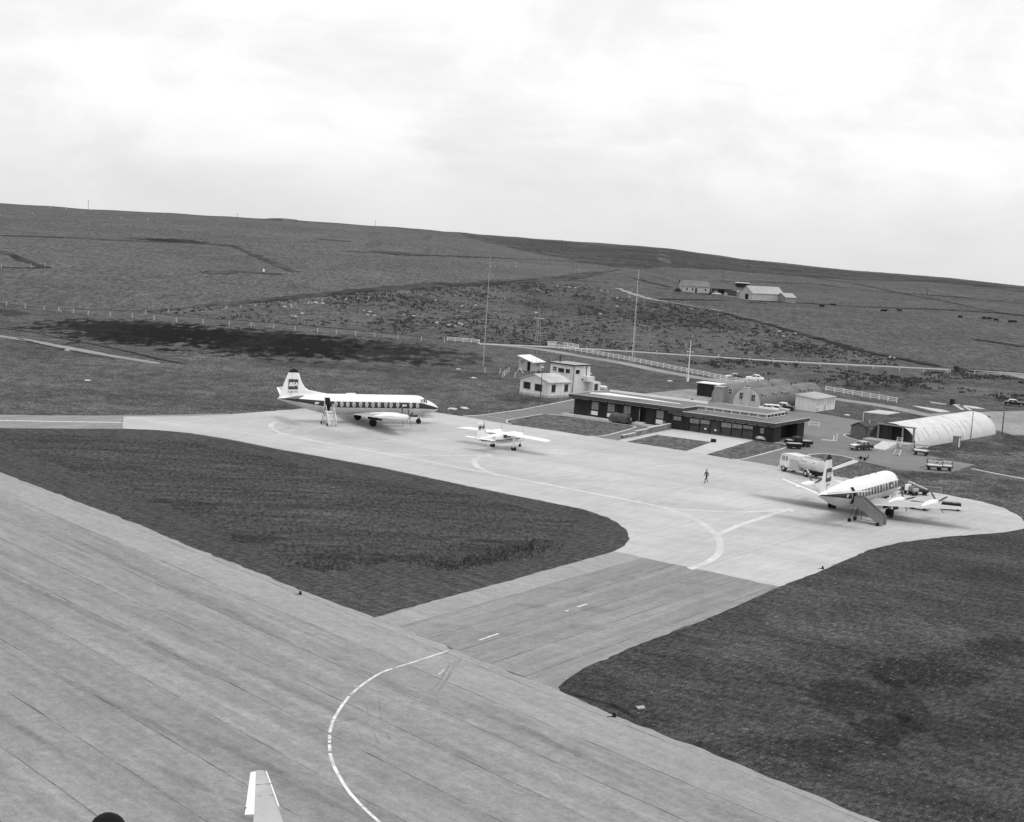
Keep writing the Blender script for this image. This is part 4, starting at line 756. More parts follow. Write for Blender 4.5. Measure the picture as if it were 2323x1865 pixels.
    wing_mb([((X0 - 7.6, 0, 2.0), (X0 - 10.9, 0, 1.75), .16), ((X0 - 9.1, 0, 2.5), (X0 - 10.95, 0, 2.4), .18), ((X0 - 9.75, 0, 3.9), (X0 - 10.9, 0, 3.9), .12), ((X0 - 9.9, 0, 4.05), (X0 - 10.8, 0, 4.05), .05)], (0, 1, 0), True).build('tail_fin', white, t, smooth=50)
    MB().beam((X0 - 9.02, 0, 2.4), (X0 - 9.72, 0, 4.06), .03, .06).build('leading_edge', rust, t)
    for sd in (-1, 1):
        box('badge', red, t, X0 - 10.75, X0 - 10.25, sd * .075 - .02, sd * .075 + .02, 3.1, 3.5)
        box('badge', red, t, X0 - 9.95, X0 - 9.62, sd * .08 - .02, sd * .08 + .02, 3.1, 3.5)
        for zz in (3.0, 3.6): box('fin_stripe', grey, t, X0 - 10.85, X0 - 9.55, sd * .075 - .02, sd * .075 + .02, zz, zz + .03)
        text_mb('BEA', .3, (X0 - 10.1, sd * .1, 3.2), (-sd, 0, 0), (0, 0, 1), .2, .01).build('lettering', rust, t)
        MB().beam((X0 - 10.4, sd * .07, 1.9), (X0 - 10.35, sd * .06, 3.95), .03, .03).build('rudder_hinge', grey, t)
        text_mb('G-A', .34, (X0 - 7.7, sd * (yat(7.7) + .03), 1.72), (-sd, 0, 0), (0, 0, 1), 0, .01).build('registration', grey, t)
    ng = MB().tube((X0 - .95, 0, .22), (X0 - .9, 0, .95), .05).build('nose_gear', lgrey, t); MB().wheel((X0 - .98, 0, .22), .22, .16).build('wheel', tyre, ng)
    return t
light_twin()
# ---- aircraft on the runway, mostly below the frame: fin cap and wing tip show
def runway_plane():
    x, y, yaw = -3.444, 75.073, 0.234
    t = thing('parked_aircraft', 'low wing aircraft on the runway, only its black fin top and pale wing tip showing', 'aircraft', (x - math.cos(yaw) * 6.2, y - math.sin(yaw) * 6.2, .05), yaw)
    X0 = 6.2
    st = [(0, 1.5, .05, .05), (.4, 1.55, .4, .4), (1.4, 1.7, .72, .68), (2.6, 1.8, .85, .78), (9, 1.8, .85, .78), (11.5, 1.95, .55, .48), (13.6, 2.15, .22, .18), (14.4, 2.2, .06, .05)]
    MB().loft([[(X0 - s, ry * math.cos(2 * math.pi * i / 16), zc + rz_ * math.sin(2 * math.pi * i / 16)) for i in range(16)] for s, zc, rz_, ry in st]).build('fuselage', white, t, smooth=50)
    wing_mb([((X0 - a, 0, z), (X0 - b, 0, z), th) for z, a, b, th in ((2.1, 11.6, 14.7, .2), (2.9, 12.7, 14.85, .2), (4.1, 13.15, 14.62, .17))], (0, 1, 0), True).build('tail_fin', white, t, smooth=50)
    wing_mb([((X0 - a, 0, z), (X0 - b, 0, z), th) for z, a, b, th in ((4.1, 13.12, 14.64, .19), (4.35, 13.28, 14.48, .17), (4.52, 13.5, 14.25, .14), (4.60, 13.75, 14.05, .08))], (0, 1, 0), True).build('fin_cap', black, t, smooth=50)
    for sd in (-1, 1):
        wing_mb([((X0 - 5.0, sd * .6, 1.35), (X0 - 7.5, sd * .6, 1.3), .4), ((X0 - 5.55, sd * 7.0, 2.10), (X0 - 6.72, sd * 7.0, 2.09), .2), ((X0 - 5.9, sd * 10.7, 2.64), (X0 - 6.42, sd * 10.7, 2.64), .10), ((X0 - 5.95, sd * 10.86, 2.655), (X0 - 6.41, sd * 10.88, 2.655), .08), ((X0 - 6.08, sd * 10.93, 2.66), (X0 - 6.40, sd * 10.94, 2.66), .03)]).build('wing', lgrey, t, smooth=50)
        wing_mb([((X0 - 6.79, sd * 6.3, 2.0), (X0 - 7.26, sd * 6.3, 1.99), .07), ((X0 - 6.41, sd * 10.8, 2.652), (X0 - 6.70, sd * 10.7, 2.64), .05)]).build('aileron', white, t)
        wing_mb([((X0 - 12.6, sd * .1, 2.35), (X0 - 14.2, sd * .1, 2.35), .16), ((X0 - 13.0, sd * 2.9, 2.9), (X0 - 14.0, sd * 2.9, 2.9), .08)]).build('tailplane', white, t)
        for lat in (2.3, 4.2):
            MB().loft([[(X0 - 3.5 - d, sd * lat + r_ * math.cos(2 * math.pi * i / 10), 1.45 + .1 * lat * .6 + r_ * math.sin(2 * math.pi * i / 10)) for i in range(10)] for d, r_ in ((0, .2), (.2, .3), (1.2, .33), (3, .12))]).build('engine_nacelle', lgrey, t, smooth=50)
            MB().beam((X0 - 3.4, sd * lat - 1.0, 1.45 + .06 * lat), (X0 - 3.4, sd * lat + 1.0, 1.45 + .06 * lat), .05, .14).build('propeller', rust, t)
        lg = MB().tube((0, sd * 2.3, .4), (0, sd * 2.3, 1.4), .07).build('main_gear', rust, t); MB().wheel((0, sd * 2.3, .4), .4, .22).build('wheel', tyre, lg)
        for s in (3.4, 4.6, 5.8, 7.0, 8.2): box('cabin_window', glass, t, X0 - s - .3, X0 - s + .3, sd * .74, sd * .80, 1.8, 2.1)
    for sd in (-1, 1):
        MB().beam((X0 - 5.52, sd * 7.0, 2.12), (X0 - 5.88, sd * 10.75, 2.655), .07, .10).build('leading_edge', white, t)
        MB().beam((X0 - 6.95, sd * 7.05, 2.075), (X0 - 7.22, sd * 6.98, 2.075), .09, .06).build('tab_gap', rust, t)
        for la in (8.1, 9.3): MB().beam((X0 - 5.7, sd * la, 2.10 + (la - 7) * .148 + .085), (X0 - 6.5, sd * la, 2.10 + (la - 7) * .148 + .03), .025, .02).build('panel_seam', grey, t)
    ng = MB().tube((X0 - 1.5, 0, .3), (X0 - 1.5, 0, 1.2), .05).build('nose_gear', rust, t); MB().wheel((X0 - 1.5, 0, .3), .3, .16).build('wheel', tyre, ng)
runway_plane()
# ------------------------------------------------------------------ buildings
def lap(o): return o
def window(parent, name, x0, x1, z0, z1, y, out=-1, nx=2, nz=2, mat=glass, fr=frame_m, axis='x', fw=.06, depth=.06):
    """a framed window on a wall plane; the wall runs along `axis`; out = sign of the outward normal"""
    mb = MB(); a0, a1 = min(y, y + out * depth), max(y, y + out * depth)
    def B(m_, u0, u1, v0, v1, d0, d1):
        if axis == 'x': m_.box(u0, u1, d0, d1, v0, v1)
        else: m_.box(d0, d1, u0, u1, v0, v1)
    B(mb, x0 - fw, x1 + fw, z0 - fw, z0, a0, a1); B(mb, x0 - fw, x1 + fw, z1, z1 + fw, a0, a1)
    B(mb, x0 - fw, x0, z0, z1, a0, a1); B(mb, x1, x1 + fw, z0, z1, a0, a1)
    w_ = mb.build(name, fr, parent)
    dx, dz = (x1 - x0) / nx, (z1 - z0) / nz; d = y + out * .02
    for i in range(nx):
        for k in range(nz):
            p = MB(); g_ = .025 if nx * nz > 1 else 0
            B(p, x0 + i * dx + g_, x0 + (i + 1) * dx - g_, z0 + k * dz + g_, z0 + (k + 1) * dz - g_, min(d, d - out * .03), max(d, d - out * .03)); p.build('pane', mat, w_)
    if nx * nz > 1:
        gb = MB()
        for i in range(1, nx): B(gb, x0 + i * dx - .025, x0 + i * dx + .025, z0, z1, min(y, y + out * .04), max(y, y + out * .04))
        for k in range(1, nz): B(gb, x0, x1, z0 + k * dz - .022, z0 + k * dz + .022, min(y, y + out * .036), max(y, y + out * .036))
        gb.build('glazing_bar', fr, w_)
    return w_
U33 = -R(33)
# ---- terminal: local x along the front, y backwards; origin at the near end's front corner
o = gp(1753.4, 1004.6)
T = thing('terminal_building', 'long low dark clad terminal building with a raised white framed rooflight', 'terminal', (o.x, o.y, 0), -R(32))
zL, zR = .55, 0.0
# end block, right part (lower)
box('brick_pier', timber, T, -3.6, 0, 0, 2.9, 0, 2.42); box('brick_pier', timber, T, -3.4, .0, 9.6, 12.6, 0, 2.42)
box('back_wall', timber, T, -18.3, -1.6, 12.6, 12.9, 0, 2.5); box('entrance_wall', dark, T, -1.9, -1.6, 2.9, 9.6, 0, 2.5)
box('wall_panel', timber, T, -18.3, -15.0, .02, .3, 0, 2.42)
box('plinth', fascia_m, T, -15.0, -3.6, .0, .3, 0, .42)
for i in range(6):                                        # the glazed front
    x0 = -15.0 + i * 1.9; x1 = x0 + 1.9
    p = box('window', glass, T, x0 + .05, x1 - .05, .06, .1, .46, 2.28); box('mullion', black, T, x0 - .05, x0 + .05, -.06, .12, 0, 2.55)
    if i in (0, 1, 3, 4, 5): box('blind', blind, T, x0 + .08, x1 - .08, .03, .055, 1.45 + .25 * ((i * 7) % 3) / 2, 2.2)
for x in (-12.0, -10.2): box('white_card', white, T, x - .16, x + .16, .0, .05, .62, .92)
box('window', blind, T, -17.9, -16.5, -.02, .02, 1.55, 2.2)
box('window', blind, T, -2.35, -1.7, -.03, .0, 1.25, 2.15); box('notice_plate', white, T, -2.7, -1.75, -.06, -.02, .62, .78)
for i in range(10):
    x = -18.0 + i * 1.9
    box('header_trim', frame_m, T, x, min(x + 1.72, -.1), -.09, -.03, 2.44, 2.50)
    box('bracket', black, T, x - .14, x - .02, -.30, -.0, 2.42, 2.66)
MB().box(-.1, -.02, -.02, 2.9, 2.45, 2.50).box(-.1, -.02, 9.6, 12.6, 2.45, 2.52).build('header_trim', frame_m, T)
for y0, y1, m_ in ((3.3, 4.3, 'door_panel'), (4.5, 5.4, 'door_panel')): box(m_, lgrey, T, -1.58, -1.52, y0, y1, .32, .98)
for y0, y1 in ((4.5, 5.4),): box('door_window', blind, T, -1.58, -1.52, y0, y1, 1.2, 2.15)
box('door_frame', frame_m, T, -1.6, -1.5, 3.0, 3.1, .3, 2.3)
r = MB().box(-18.6, .55, -.85, 13.3, 2.66, 3.2).build('roof', fascia_m, T)
box('felt', felt, r, -18.45, .4, -.7, 13.15, 3.2, 3.215); MB().box(-18.6, .55, -.87, -.77, 3.2, 3.26).box(.47, .57, -.77, 13.3, 3.2, 3.26).build('edge_trim', frame_m, r)
# rooflight
L_ = box('rooflight', frame_m, T, -16.0, -3.4, 4.6, 12.0, 3.215, 3.3); box('rooflight_roof', felt, L_, -16.0, -3.4, 4.6, 12.0, 3.86, 3.9)
MB().box(-16.08, -3.32, 4.5, 4.6, 3.76, 3.96).box(-3.4, -3.3, 4.6, 12.0, 3.76, 3.96).box(-16.08, -3.32, 12.0, 12.1, 3.76, 3.96).build('rooflight_trim', frame_m, L_)
for i in range(9): box('post', frame_m, L_, -16.0 + i * 1.56, -15.86 + i * 1.56, 4.6, 4.74, 3.3, 3.76)
for i in range(8): box('pane', blind, L_, -15.86 + i * 1.56, -14.44 + i * 1.56, 4.68, 4.71, 3.3, 3.76)
for i in range(6): box('post', frame_m, L_, -3.53, -3.4, 4.74 + i * 1.43, 4.88 + i * 1.43, 3.3, 3.76)
for i in range(5): box('pane', glass, L_, -3.5, -3.47, 4.88 + i * 1.43, 6.17 + i * 1.43, 3.3, 3.76)
# left part (higher)
box('wall', timber, T, -37.0, -18.3, .1, .4, 0, zL + 2.45); box('side_wall', timber, T, -37.0, -36.7, .4, 12.0, 0, zL + 2.45); box('back_wall', timber, T, -36.7, -16.4, 11.7, 12.0, 0, zL + 2.45); box('step_wall', fascia_m, T, -16.7, -16.4, .0, 11.7, 2.66, zL + 2.6)
box('plinth', kerb_m, T, -38.2, -18.5, -1.1, .1, 0, zL - .28); MB().box(-38.5, -38.2, -1.4, 1.2, 0, zL - .2).box(-38.2, -20, -1.4, -1.1, 0, zL - .24).build('kerb', kerb_m, T)
for i, x in enumerate((-33.5, -30.4, -27.3, -24.3, -21.1)):
    if i == 3:
        box('doorway', dark, T, x - .1, x + 1.1, .02, .1, zL, zL + 2.2); MB().beam((x - .05, 0.0, zL + 1.1), (x + .45, -.75, zL + 1.1), .05, 2.1).build('door', blind, T); box('doorstep', kerb_m, T, x - .3, x + 1.3, -.9, .0, zL - .28, zL - .05)
    else:
        w_ = box('window', blind, T, x, x + 1.3, .0, .1, zL + .95, zL + 2.25)
        box('window_frame', black, w_, x - .08, x, -.03, .1, zL + .1, zL + 2.4)
        box('white_panel', white, T, x - .1, x + 1.25, -.02, .1, zL + .05, zL + .72)
for i in range(11):
    x = -37 + i * 1.66
    box('header_trim', frame_m, T, x, x + 1.5, .03, .1, zL + 2.45, zL + 2.52)
    if i % 2 == 0: box('bracket', black, T, x - .15, x - .02, -.2, .1, zL + 2.4, zL + 2.75)
    else: box('bracket', frame_m, T, x - .1, x - .04, -.05, .1, zL + 2.5, zL + 2.68)
r = MB().box(-37.6, -15.9, -.95, 12.6, zL + 2.66, zL + 3.2).build('roof', fascia_m, T)
zt_ = zL + 3.2
box('felt', felt, r, -37.5, -16.0, -.85, 12.5, zt_, zt_ + .015); MB().box(-37.6, -15.9, -.97, -.87, zt_, zt_ + .06).box(-15.98, -15.88, -.87, 12.6, zt_, zt_ + .06).box(-37.62, -37.52, -.87, 12.6, zt_, zt_ + .06).build('edge_trim', frame_m, r)
MB().prism([(-36.0, 3.4), (-19.2, 4.6), (-19.2, 5.0), (-28, 6.6), (-34.5, 7.4), (-36.3, 4.6)], zt_ + .015, zt_ + .05).build('pale_patch', foil, r)  # near-white sheet lying on the felt
MB().box(-36.0, -19.0, 3.9, 4.25, zt_ + .05, zt_ + .16).build('upstand', foil, r); MB().box(-35.6, -16.6, 9.8, 10.15, zt_ + .015, zt_ + .35).build('upstand', foil, r)
MB().wheel((-20, 10.8, zt_ + .25), .25, .3).build('roof_vent', black, T)
# stepped stone wall beside the terrace
o = gp(1519, 974)
W = thing('garden_wall', 'stepped stone wall between the terrace and the sunken path', 'wall', (o.x, o.y, 0), math.atan2((gp(1411, 996) - o).y, (gp(1411, 996) - o).x))
Lw = (gp(1411, 996) - o).length; rr_ = random.Random(3); mb = MB()
for sec, (f0, f1, hh) in enumerate(((0, .47, .95), (.47, .74, .8), (.74, 1.0, .55))):
    zz = 0
    while zz < hh - .05:
        x = Lw * f0
        while x < Lw * f1 - .05:
            l_ = min(rr_.uniform(.35, .8), Lw * f1 - x); e = rr_.uniform(0, .03)
            mb.box(x + .012, x + l_ - .012, -.2 - e, .2 + e, zz + .012, zz + .2 - .012); x += l_
        zz += .2
mb.build('stonework', stone, W, kind='stuff'); MB().box(0, Lw, -.17, .17, 0, .5).build('mortar_core', dstone, W)
MB().box(0, Lw * .47, -.24, .24, .96, 1.02).box(Lw * .47 + .01, Lw * .74, -.24, .24, .81, .87).box(Lw * .74 + .01, Lw, -.24, .24, .56, .62).build('coping', kerb_m, W)
for i in range(6): MB().tube((.8 + i * .7, -.6, 0.02), (.8 + i * .7, -.6, 1.4), .03).build('rail_post', kerb_m, W)
# airfield name sign and the black board
a, b = gp(1714, 1003), gp(1737, 1006)
S = thing('name_sign', 'low black sign spelling the airport name in white letters', 'sign', (a.x, a.y, .06), math.atan2(b.y - a.y, b.x - a.x))
Ls = (b - a).length
MB().box(-.15, Ls + .15, -.03, .03, .42, .50).build('board_rail', black, S)
for x in (.15, Ls - .15): box('post', rust, S, x - .04, x + .04, -.04, .04, -.06, .95)
for i, ch in enumerate('KIRKWALL'): text_mb(ch, .50, (.15 + i * (Ls - .3) / 7, -.04, .50), (1, 0, 0), (0, 0, 1), 0, .008).build('letter', white, S)
p = gp(1618, 1004)
B_ = thing('notice_board', 'small black tilted board standing on the terrace by the lawn corner', 'board', (p.x, p.y, .04), R(20))
MB().beam((-.45, 0, .15), (.45, 0, .05), .12, .9).build('panel', black, B_); box('foot', rust, B_, -.4, .4, -.2, .3, 0, .06)

# ---- control tower with its gabled annexe
o = gp(1243, 903.5)
K = thing('control_tower', 'two storey white control tower with a gabled single storey wing', 'control tower', (o.x, o.y, 0), -R(43))
aw, al, ah = 7.3, 6.2, 2.95
MB().prism([(-aw, 0), (0, 0), (0, ah), (-aw / 2, ah + 1.15), (-aw, ah)], 0, .2, 'y').build('gable_wall', cream, K)
box('side_wall', cream, K, -.2, 0, .2, al, 0, ah); box('side_wall', cream, K, -aw, -aw + .2, .2, al, 0, ah)
MB().box(-aw - .06, .06, -.06, .0, 0, .45).box(0, .06, 0, al, 0, .45).build('plinth', M('worn_plinth', .42, ((0.8, .15, 4), (3, .1, 3))), K)
rf = MB()
for sg in (0, 1):
    xa, xb = (-aw / 2, .3) if sg else (-aw / 2, -aw - .3); za, zb = ah + 1.28, ah - .02
    rf.add([(xa, -.3, za), (xb, -.3, zb), (xb, al + .2, zb), (xa, al + .2, za), (xa, -.3, za - .12), (xb, -.3, zb - .12), (xb, al + .2, zb - .12), (xa, al + .2, za - .12)], [(0, 1, 2, 3), (7, 6, 5, 4), (0, 4, 5, 1), (1, 5, 6, 2), (2, 6, 7, 3), (3, 7, 4, 0)])
rf.build('roof', M('pale_roof', .46, ((0.3, .1, 4), ((.4, 2.5, .4), .08, 3), (1.5, .08, 3))), K)
window(K, 'window', -6.3, -4.7, 1.2, 2.4, 0, -1, 3, 2, glass, rust); window(K, 'window', -3.4, -1.7, 1.1, 2.3, 0, -1, 3, 2, glass, rust)
window(K, 'window', .9, 1.85, 1.15, 2.45, 0, 1, 1, 2, glass, rust, 'y'); window(K, 'window', 4.5, 5.4, 1.15, 2.45, 0, 1, 1, 2, glass, rust, 'y')
MB().tube((-4.6, 2.0, ah + .3), (-4.6, 2.0, ah + 1.9), .09).build('flue', black, K)
# tower block
o2 = gp(1298.5, 891.5); d = o2 - o; ca, sa = math.cos(R(43)), math.sin(R(43)); tx, ty = d.x * ca - d.y * sa, d.x * sa + d.y * ca
tw, td, th = 6.2, 4.9, 5.25
MB().box(tx - tw, tx, ty, ty + td, 0, th).build('tower_wall', cream, K)
tr = MB().box(tx - tw - .25, tx + .25, ty - .25, ty + td + .25, th, th + .22).build('tower_roof', rust, K); box('felt', felt2, tr, tx - tw - .2, tx + .2, ty - .2, ty + td + .2, th + .22, th + .25)
window(K, 'window', tx - tw + .75, tx - tw + 1.7, 3.85, 4.6, ty, -1, 2, 2, glass, frame_m); window(K, 'window', tx - tw + 2.15, tx - tw + 3.7, 3.65, 4.5, ty, -1, 1, 1, glass, frame_m); window(K, 'window', tx - tw + 4.1, tx - tw + 5.2, 3.7, 4.5, ty, -1, 1, 1, glass, frame_m)
window(K, 'window', ty + .5, ty + 1.7, 3.7, 4.5, tx, 1, 1, 1, glass, frame_m, 'y')
MB().tube((tx + .06, ty - .06, 0), (tx + .06, ty - .06, th), .06).tube((tx + .08, ty + td - 1.2, 2.5), (tx + .08, ty + td - 1.2, th), .07).build('drain_pipe', rust, K)
MB().tube((tx - tw + 1.4, ty + 1.2, th + .2), (tx - tw + 1.4, ty + 1.2, th + 1.5), .1).build('flue', black, K); MB().tube((tx - tw + .1, ty, th), (tx - tw + .1, ty, th + .8), .05).build('vent_pipe', lgrey, K)
MB().wheel((tx + .1, ty + 2.6, 2.6), .16, .2, 'x').build('wall_lamp', rust, K)
box('balcony', cream, K, tx, tx + 1.1, ty + td - 1.9, ty + td + .2, 2.2, 3.2)
box('stair_block', cream, K, tx, tx + 1.5, ty + td - .8, ty + td + 1.6, 0, 2.15)
box('door', rust, K, tx + 1.5, tx + 1.56, ty + td - .2, ty + td + .8, .1, 1.8)
# small shed behind
o = gp(1207, 843)
H_ = thing('transmitter_hut', 'small white hut with a sloping pale roof and a dark door', 'hut', (o.x, o.y, 0), U33)
MB().prism([(-3.6, 0), (0, 0), (0, 2.05), (-3.6, 3.1)], 0, 4.6, 'y').build('wall', M('hut_wall', .40, ((.5, .08, 3),)), H_)
MB().add([(-3.9, -.3, 3.25), (.35, -.3, 2.02), (.35, 4.9, 2.02), (-3.9, 4.9, 3.25), (-3.9, -.3, 3.12), (.35, -.3, 1.89), (.35, 4.9, 1.89), (-3.9, 4.9, 3.12)], [(0, 1, 2, 3), (7, 6, 5, 4), (0, 4, 5, 1), (1, 5, 6, 2), (2, 6, 7, 3), (3, 7, 4, 0)]).build('roof', white, H_)
box('door', dark, H_, -1.3, -.55, -.05, 0.0, .1, 2.0); window(H_, 'window', -3.1, -2.2, 1.6, 2.3, 0, -1, 2, 2, grey, lgrey); window(H_, 'window', 1.4, 2.8, 1.1, 1.8, 0, 1, 1, 1, grey, lgrey, 'y')

# ---- Nissen huts
def nissen(name, label, px, length, rr=2.55, zc_=.95, chimney=True):
    o = gp(*px); t = thing(name, label, 'hut', (o.x, o.y, 0), U33)
    n = 22; a0 = math.asin(-zc_ / rr); A = [math.pi - a0 - (math.pi - 2 * a0) * i / n for i in range(n + 1)]
    prof = [(rr * math.cos(a), zc_ + rr * math.sin(a)) for a in A]
    mb = MB(); nb = 24                                   # corrugated arch, built bay by bay
    for k in range(nb):
        y0, y1 = .12 + (length - .12) * k / nb, .12 + (length - .12) * (k + 1) / nb - .05
        sc_ = 1 + .004 * (k % 2)
        mb.loft([[(x * sc_, y0, max(0, zc_ + (z - zc_) * sc_)) for x, z in prof], [(x * sc_, y1, max(0, zc_ + (z - zc_) * sc_)) for x, z in prof]], False, close=False)
    mb.loft([[(x * .985, .12, zc_ + (z - zc_) * .985) for x, z in prof], [(x * .985, length, zc_ + (z - zc_) * .985) for x, z in prof]], False, close=False)
    mb.build('arched_sheeting', nissen_m, t)
    MB().prism([(x * 1.02, zc_ + (z - zc_) * 1.02) for x, z in prof], 0, .14, 'y').build('end_wall', nissen_end, t)
    MB().prism([(x * .98, zc_ + (z - zc_) * .98) for x, z in prof], length - .1, length, 'y').build('end_wall', nissen_end, t)
    return t, prof
N1, prof = nissen('nissen_hut', 'grey arched hut with a front chimney and roof dormers, nearest the terminal', (1692, 927.5), 30, 2.72, 1.0)
box('chimney', nissen_end, N1, -.5, .55, -.55, -.005, 0, 4.0); box('chimney_cap', kerb_m, N1, -.58, .63, -.62, .05, 4.0, 4.12); MB().tube((.0, -.25, 4.1), (0, -.25, 4.4), .12).build('chimney_pot', rust, N1)
window(N1, 'window', -1.55, -.9, 1.75, 2.95, 0, -1, 2, 2, glass, nissen_end); window(N1, 'window', .95, 1.7, 1.6, 2.8, 0, -1, 2, 2, glass, nissen_end)
box('front_step', kerb_m, N1, -2.6, 1.0, -1.1, -.02, 0, .16); MB().box(-1.1, -.2, -1.0, -.6, .16, .62).box(-1.2, -.1, -1.05, -.55, .62, .70).build('bench', lgrey, N1)
for y0, wd, nx in ((2.3, 1.3, 2), (7.4, 1.3, 2), (11.2, 2.8, 4), (20.0, 2.4, 4), (24.5, 1.6, 2)):
    xo, z0, z1 = 2.35, 1.75, 2.65
    dm = MB().prism([(xo - .02, z0 - .15), (xo - .02, z1 + .15), (.9, 3.25), (.9, z0)], y0 - .2, y0 + wd + .2, 'y').build('dormer', nissen_m, N1)
    MB().add([(xo + .18, y0 - .3, z1 + .18), (xo + .18, y0 + wd + .3, z1 + .18), (.7, y0 + wd + .3, 3.42), (.7, y0 - .3, 3.42), (xo + .18, y0 - .3, z1 + .10), (xo + .18, y0 + wd + .3, z1 + .10), (.7, y0 + wd + .3, 3.34), (.7, y0 - .3, 3.34)], [(0, 1, 2, 3), (7, 6, 5, 4), (0, 4, 5, 1), (1, 5, 6, 2), (2, 6, 7, 3), (3, 7, 4, 0)]).build('dormer_roof', nissen_m, dm)
    window(N1, 'window', y0, y0 + wd, z0, z1, xo, 1, nx, 2, grey, frame_m, 'y', .12, .08)
for y, x in ((12, -.3), (19.5, .4), (22, .2)): MB().tube((x, y, 3.4), (x, y, 4.1), .1).build('vent_pipe', rust, N1)
_ne = nissen_end; nissen_end = nissen_end2
N2, prof = nissen('nissen_hut', 'grey arched hut with a flat topped front porch, beside a black lean-to', (1640, 912.5), 27, 2.5)
box('porch', nissen_end, N2, -1.3, .55, -1.6, -.01, 0, 3.05); box('porch_roof', kerb_m, N2, -1.4, .65, -1.7, -.01, 3.05, 3.13)
window(N2, 'window', 1.0, 1.75, 1.75, 2.75, 0, -1, 2, 2, glass, frame_m)
for y in (9, 15, 20): MB().tube((.2, y, 3.3), (.2, y, 3.9), .09).build('vent_pipe', rust, N2)
nissen_end = _ne
o = gp(1617, 902)
LT = thing('lean_to_shed', 'black lean-to shed with a pale flat roof beside the arched hut', 'shed', (o.x, o.y, 0), U33)
for i in range(9): box('plank', timber, LT, -3.6 + i * .45, -3.6 + (i + 1) * .45 - .02, -.04, 0.02, 0, 2.55)
box('wall', dark, LT, -3.6, .45, .03, 3.0, 0, 2.5); MB().add([(-3.8, -.3, 2.6), (1.2, -.3, 2.62), (1.2, 3.2, 2.66), (-3.8, 3.2, 2.64), (-3.8, -.3, 2.72), (1.2, -.3, 2.74), (1.2, 3.2, 2.78), (-3.8, 3.2, 2.76)], [(3, 2, 1, 0), (4, 5, 6, 7), (0, 1, 5, 4), (1, 2, 6, 5), (2, 3, 7, 6), (3, 0, 4, 7)]).build('roof', white, LT)
# flat roofed white hut
o = gp(1849, 935)
F_ = thing('flat_roofed_hut', 'white flat roofed hut with a row of narrow windows, behind the arched huts', 'hut', (o.x, o.y, 0), U33)
MB().prism([(-4.2, 0), (0, 0), (0, 2.45), (-4.2, 2.85)], 0, 9.6, 'y').build('wall', cream, F_)
MB().add([(-4.45, -.25, 2.98), (.2, -.25, 2.53), (.2, 9.85, 2.53), (-4.45, 9.85, 2.98), (-4.45, -.25, 2.86), (.2, -.25, 2.41), (.2, 9.85, 2.41), (-4.45, 9.85, 2.86)], [(0, 1, 2, 3), (7, 6, 5, 4), (0, 4, 5, 1), (1, 5, 6, 2), (2, 6, 7, 3), (3, 7, 4, 0)]).build('roof', felt2, F_)
for i in range(11): window(F_, 'window', .35 + i * .82, .62 + i * .82, 1.2, 2.1, 0, 1, 1, 1, grey, frame_m, 'y', .05)
MB().tube((-4.28, .8, 0), (-4.28, .8, 2.7), .07).build('drain_pipe', rust, F_); box('door', lgrey, F_, 0.0, .05, 4.1, 4.9, .05, 1.15); box('box', kerb_m, F_, .0, .3, .6, .9, .0, .8)

# ---- blister hangar: local y runs along the arch, x across
a, b = gp(1968, 1002), gp(2072, 1018.5); o = (a + b) / 2
HG = thing('blister_hangar', 'long white arched hangar with a dark square framed doorway', 'hangar', (o.x, o.y, 0), -R(36))
rr, hl = 4.35, 36.5; n = 24
prof = [(rr * math.cos(math.pi - math.pi * i / n), .25 + rr * .78 * math.sin(math.pi * i / n)) for i in range(n + 1)]; prof = [(-rr, 0)] + prof + [(rr, 0)]
mb = MB(); bays = 11
for k in range(bays):
    y0, y1 = hl * k / bays, hl * (k + 1) / bays - .0
    for q in range(4):
        ya, yb = y0 + (y1 - y0) * q / 4, y0 + (y1 - y0) * (q + 1) / 4; sag = [0, -.008, -.012, -.008, 0]
        f = lambda s_: [(x * (1 + s_ / rr), 0, z * (1 + s_ / rr)) for x, z in prof]
        mb.loft([[(x, ya, z) for x, _, z in f(sag[q])], [(x, yb, z) for x, _, z in f(sag[q + 1])]], False, close=False)
mb.build('arched_skin', hang_m, HG, smooth=50)
MB().prism([(x * .98, z * .98) for x, z in prof], 1.6, 1.75, 'y').build('front_wall', M('hangar_end', .16, ((.4, .15, 3),)), HG); MB().prism([(x * .98, z * .98) for x, z in prof], hl - .3, hl - .1, 'y').build('end_wall', M('hangar_end', .16), HG)
for y, a0, a1, wd in ((1.9, 15, 40, .06), (4.4, 12, 44, .05), (6.2, 22, 50, .14), (10.2, 10, 48, .05), (14.5, 22, 52, .14), (17.0, 25, 50, .05), (20.6, 0, 88, .13), (22.8, 22, 52, .14), (25.4, 22, 52, .08), (29.6, 25, 52, .06)):
    st_ = MB(); k = 10
    st_.loft([[((rr + o_) * math.cos(R(a0 + (a1 - a0) * i / k)), y + w2, .25 + (rr * .78 + o_) * math.sin(R(a0 + (a1 - a0) * i / k))) for (o_, w2) in ((-.02, -wd), (.03, -wd), (.03, wd), (-.02, wd))] for i in range(k + 1)])
    st_.build('strap', lgrey, HG)
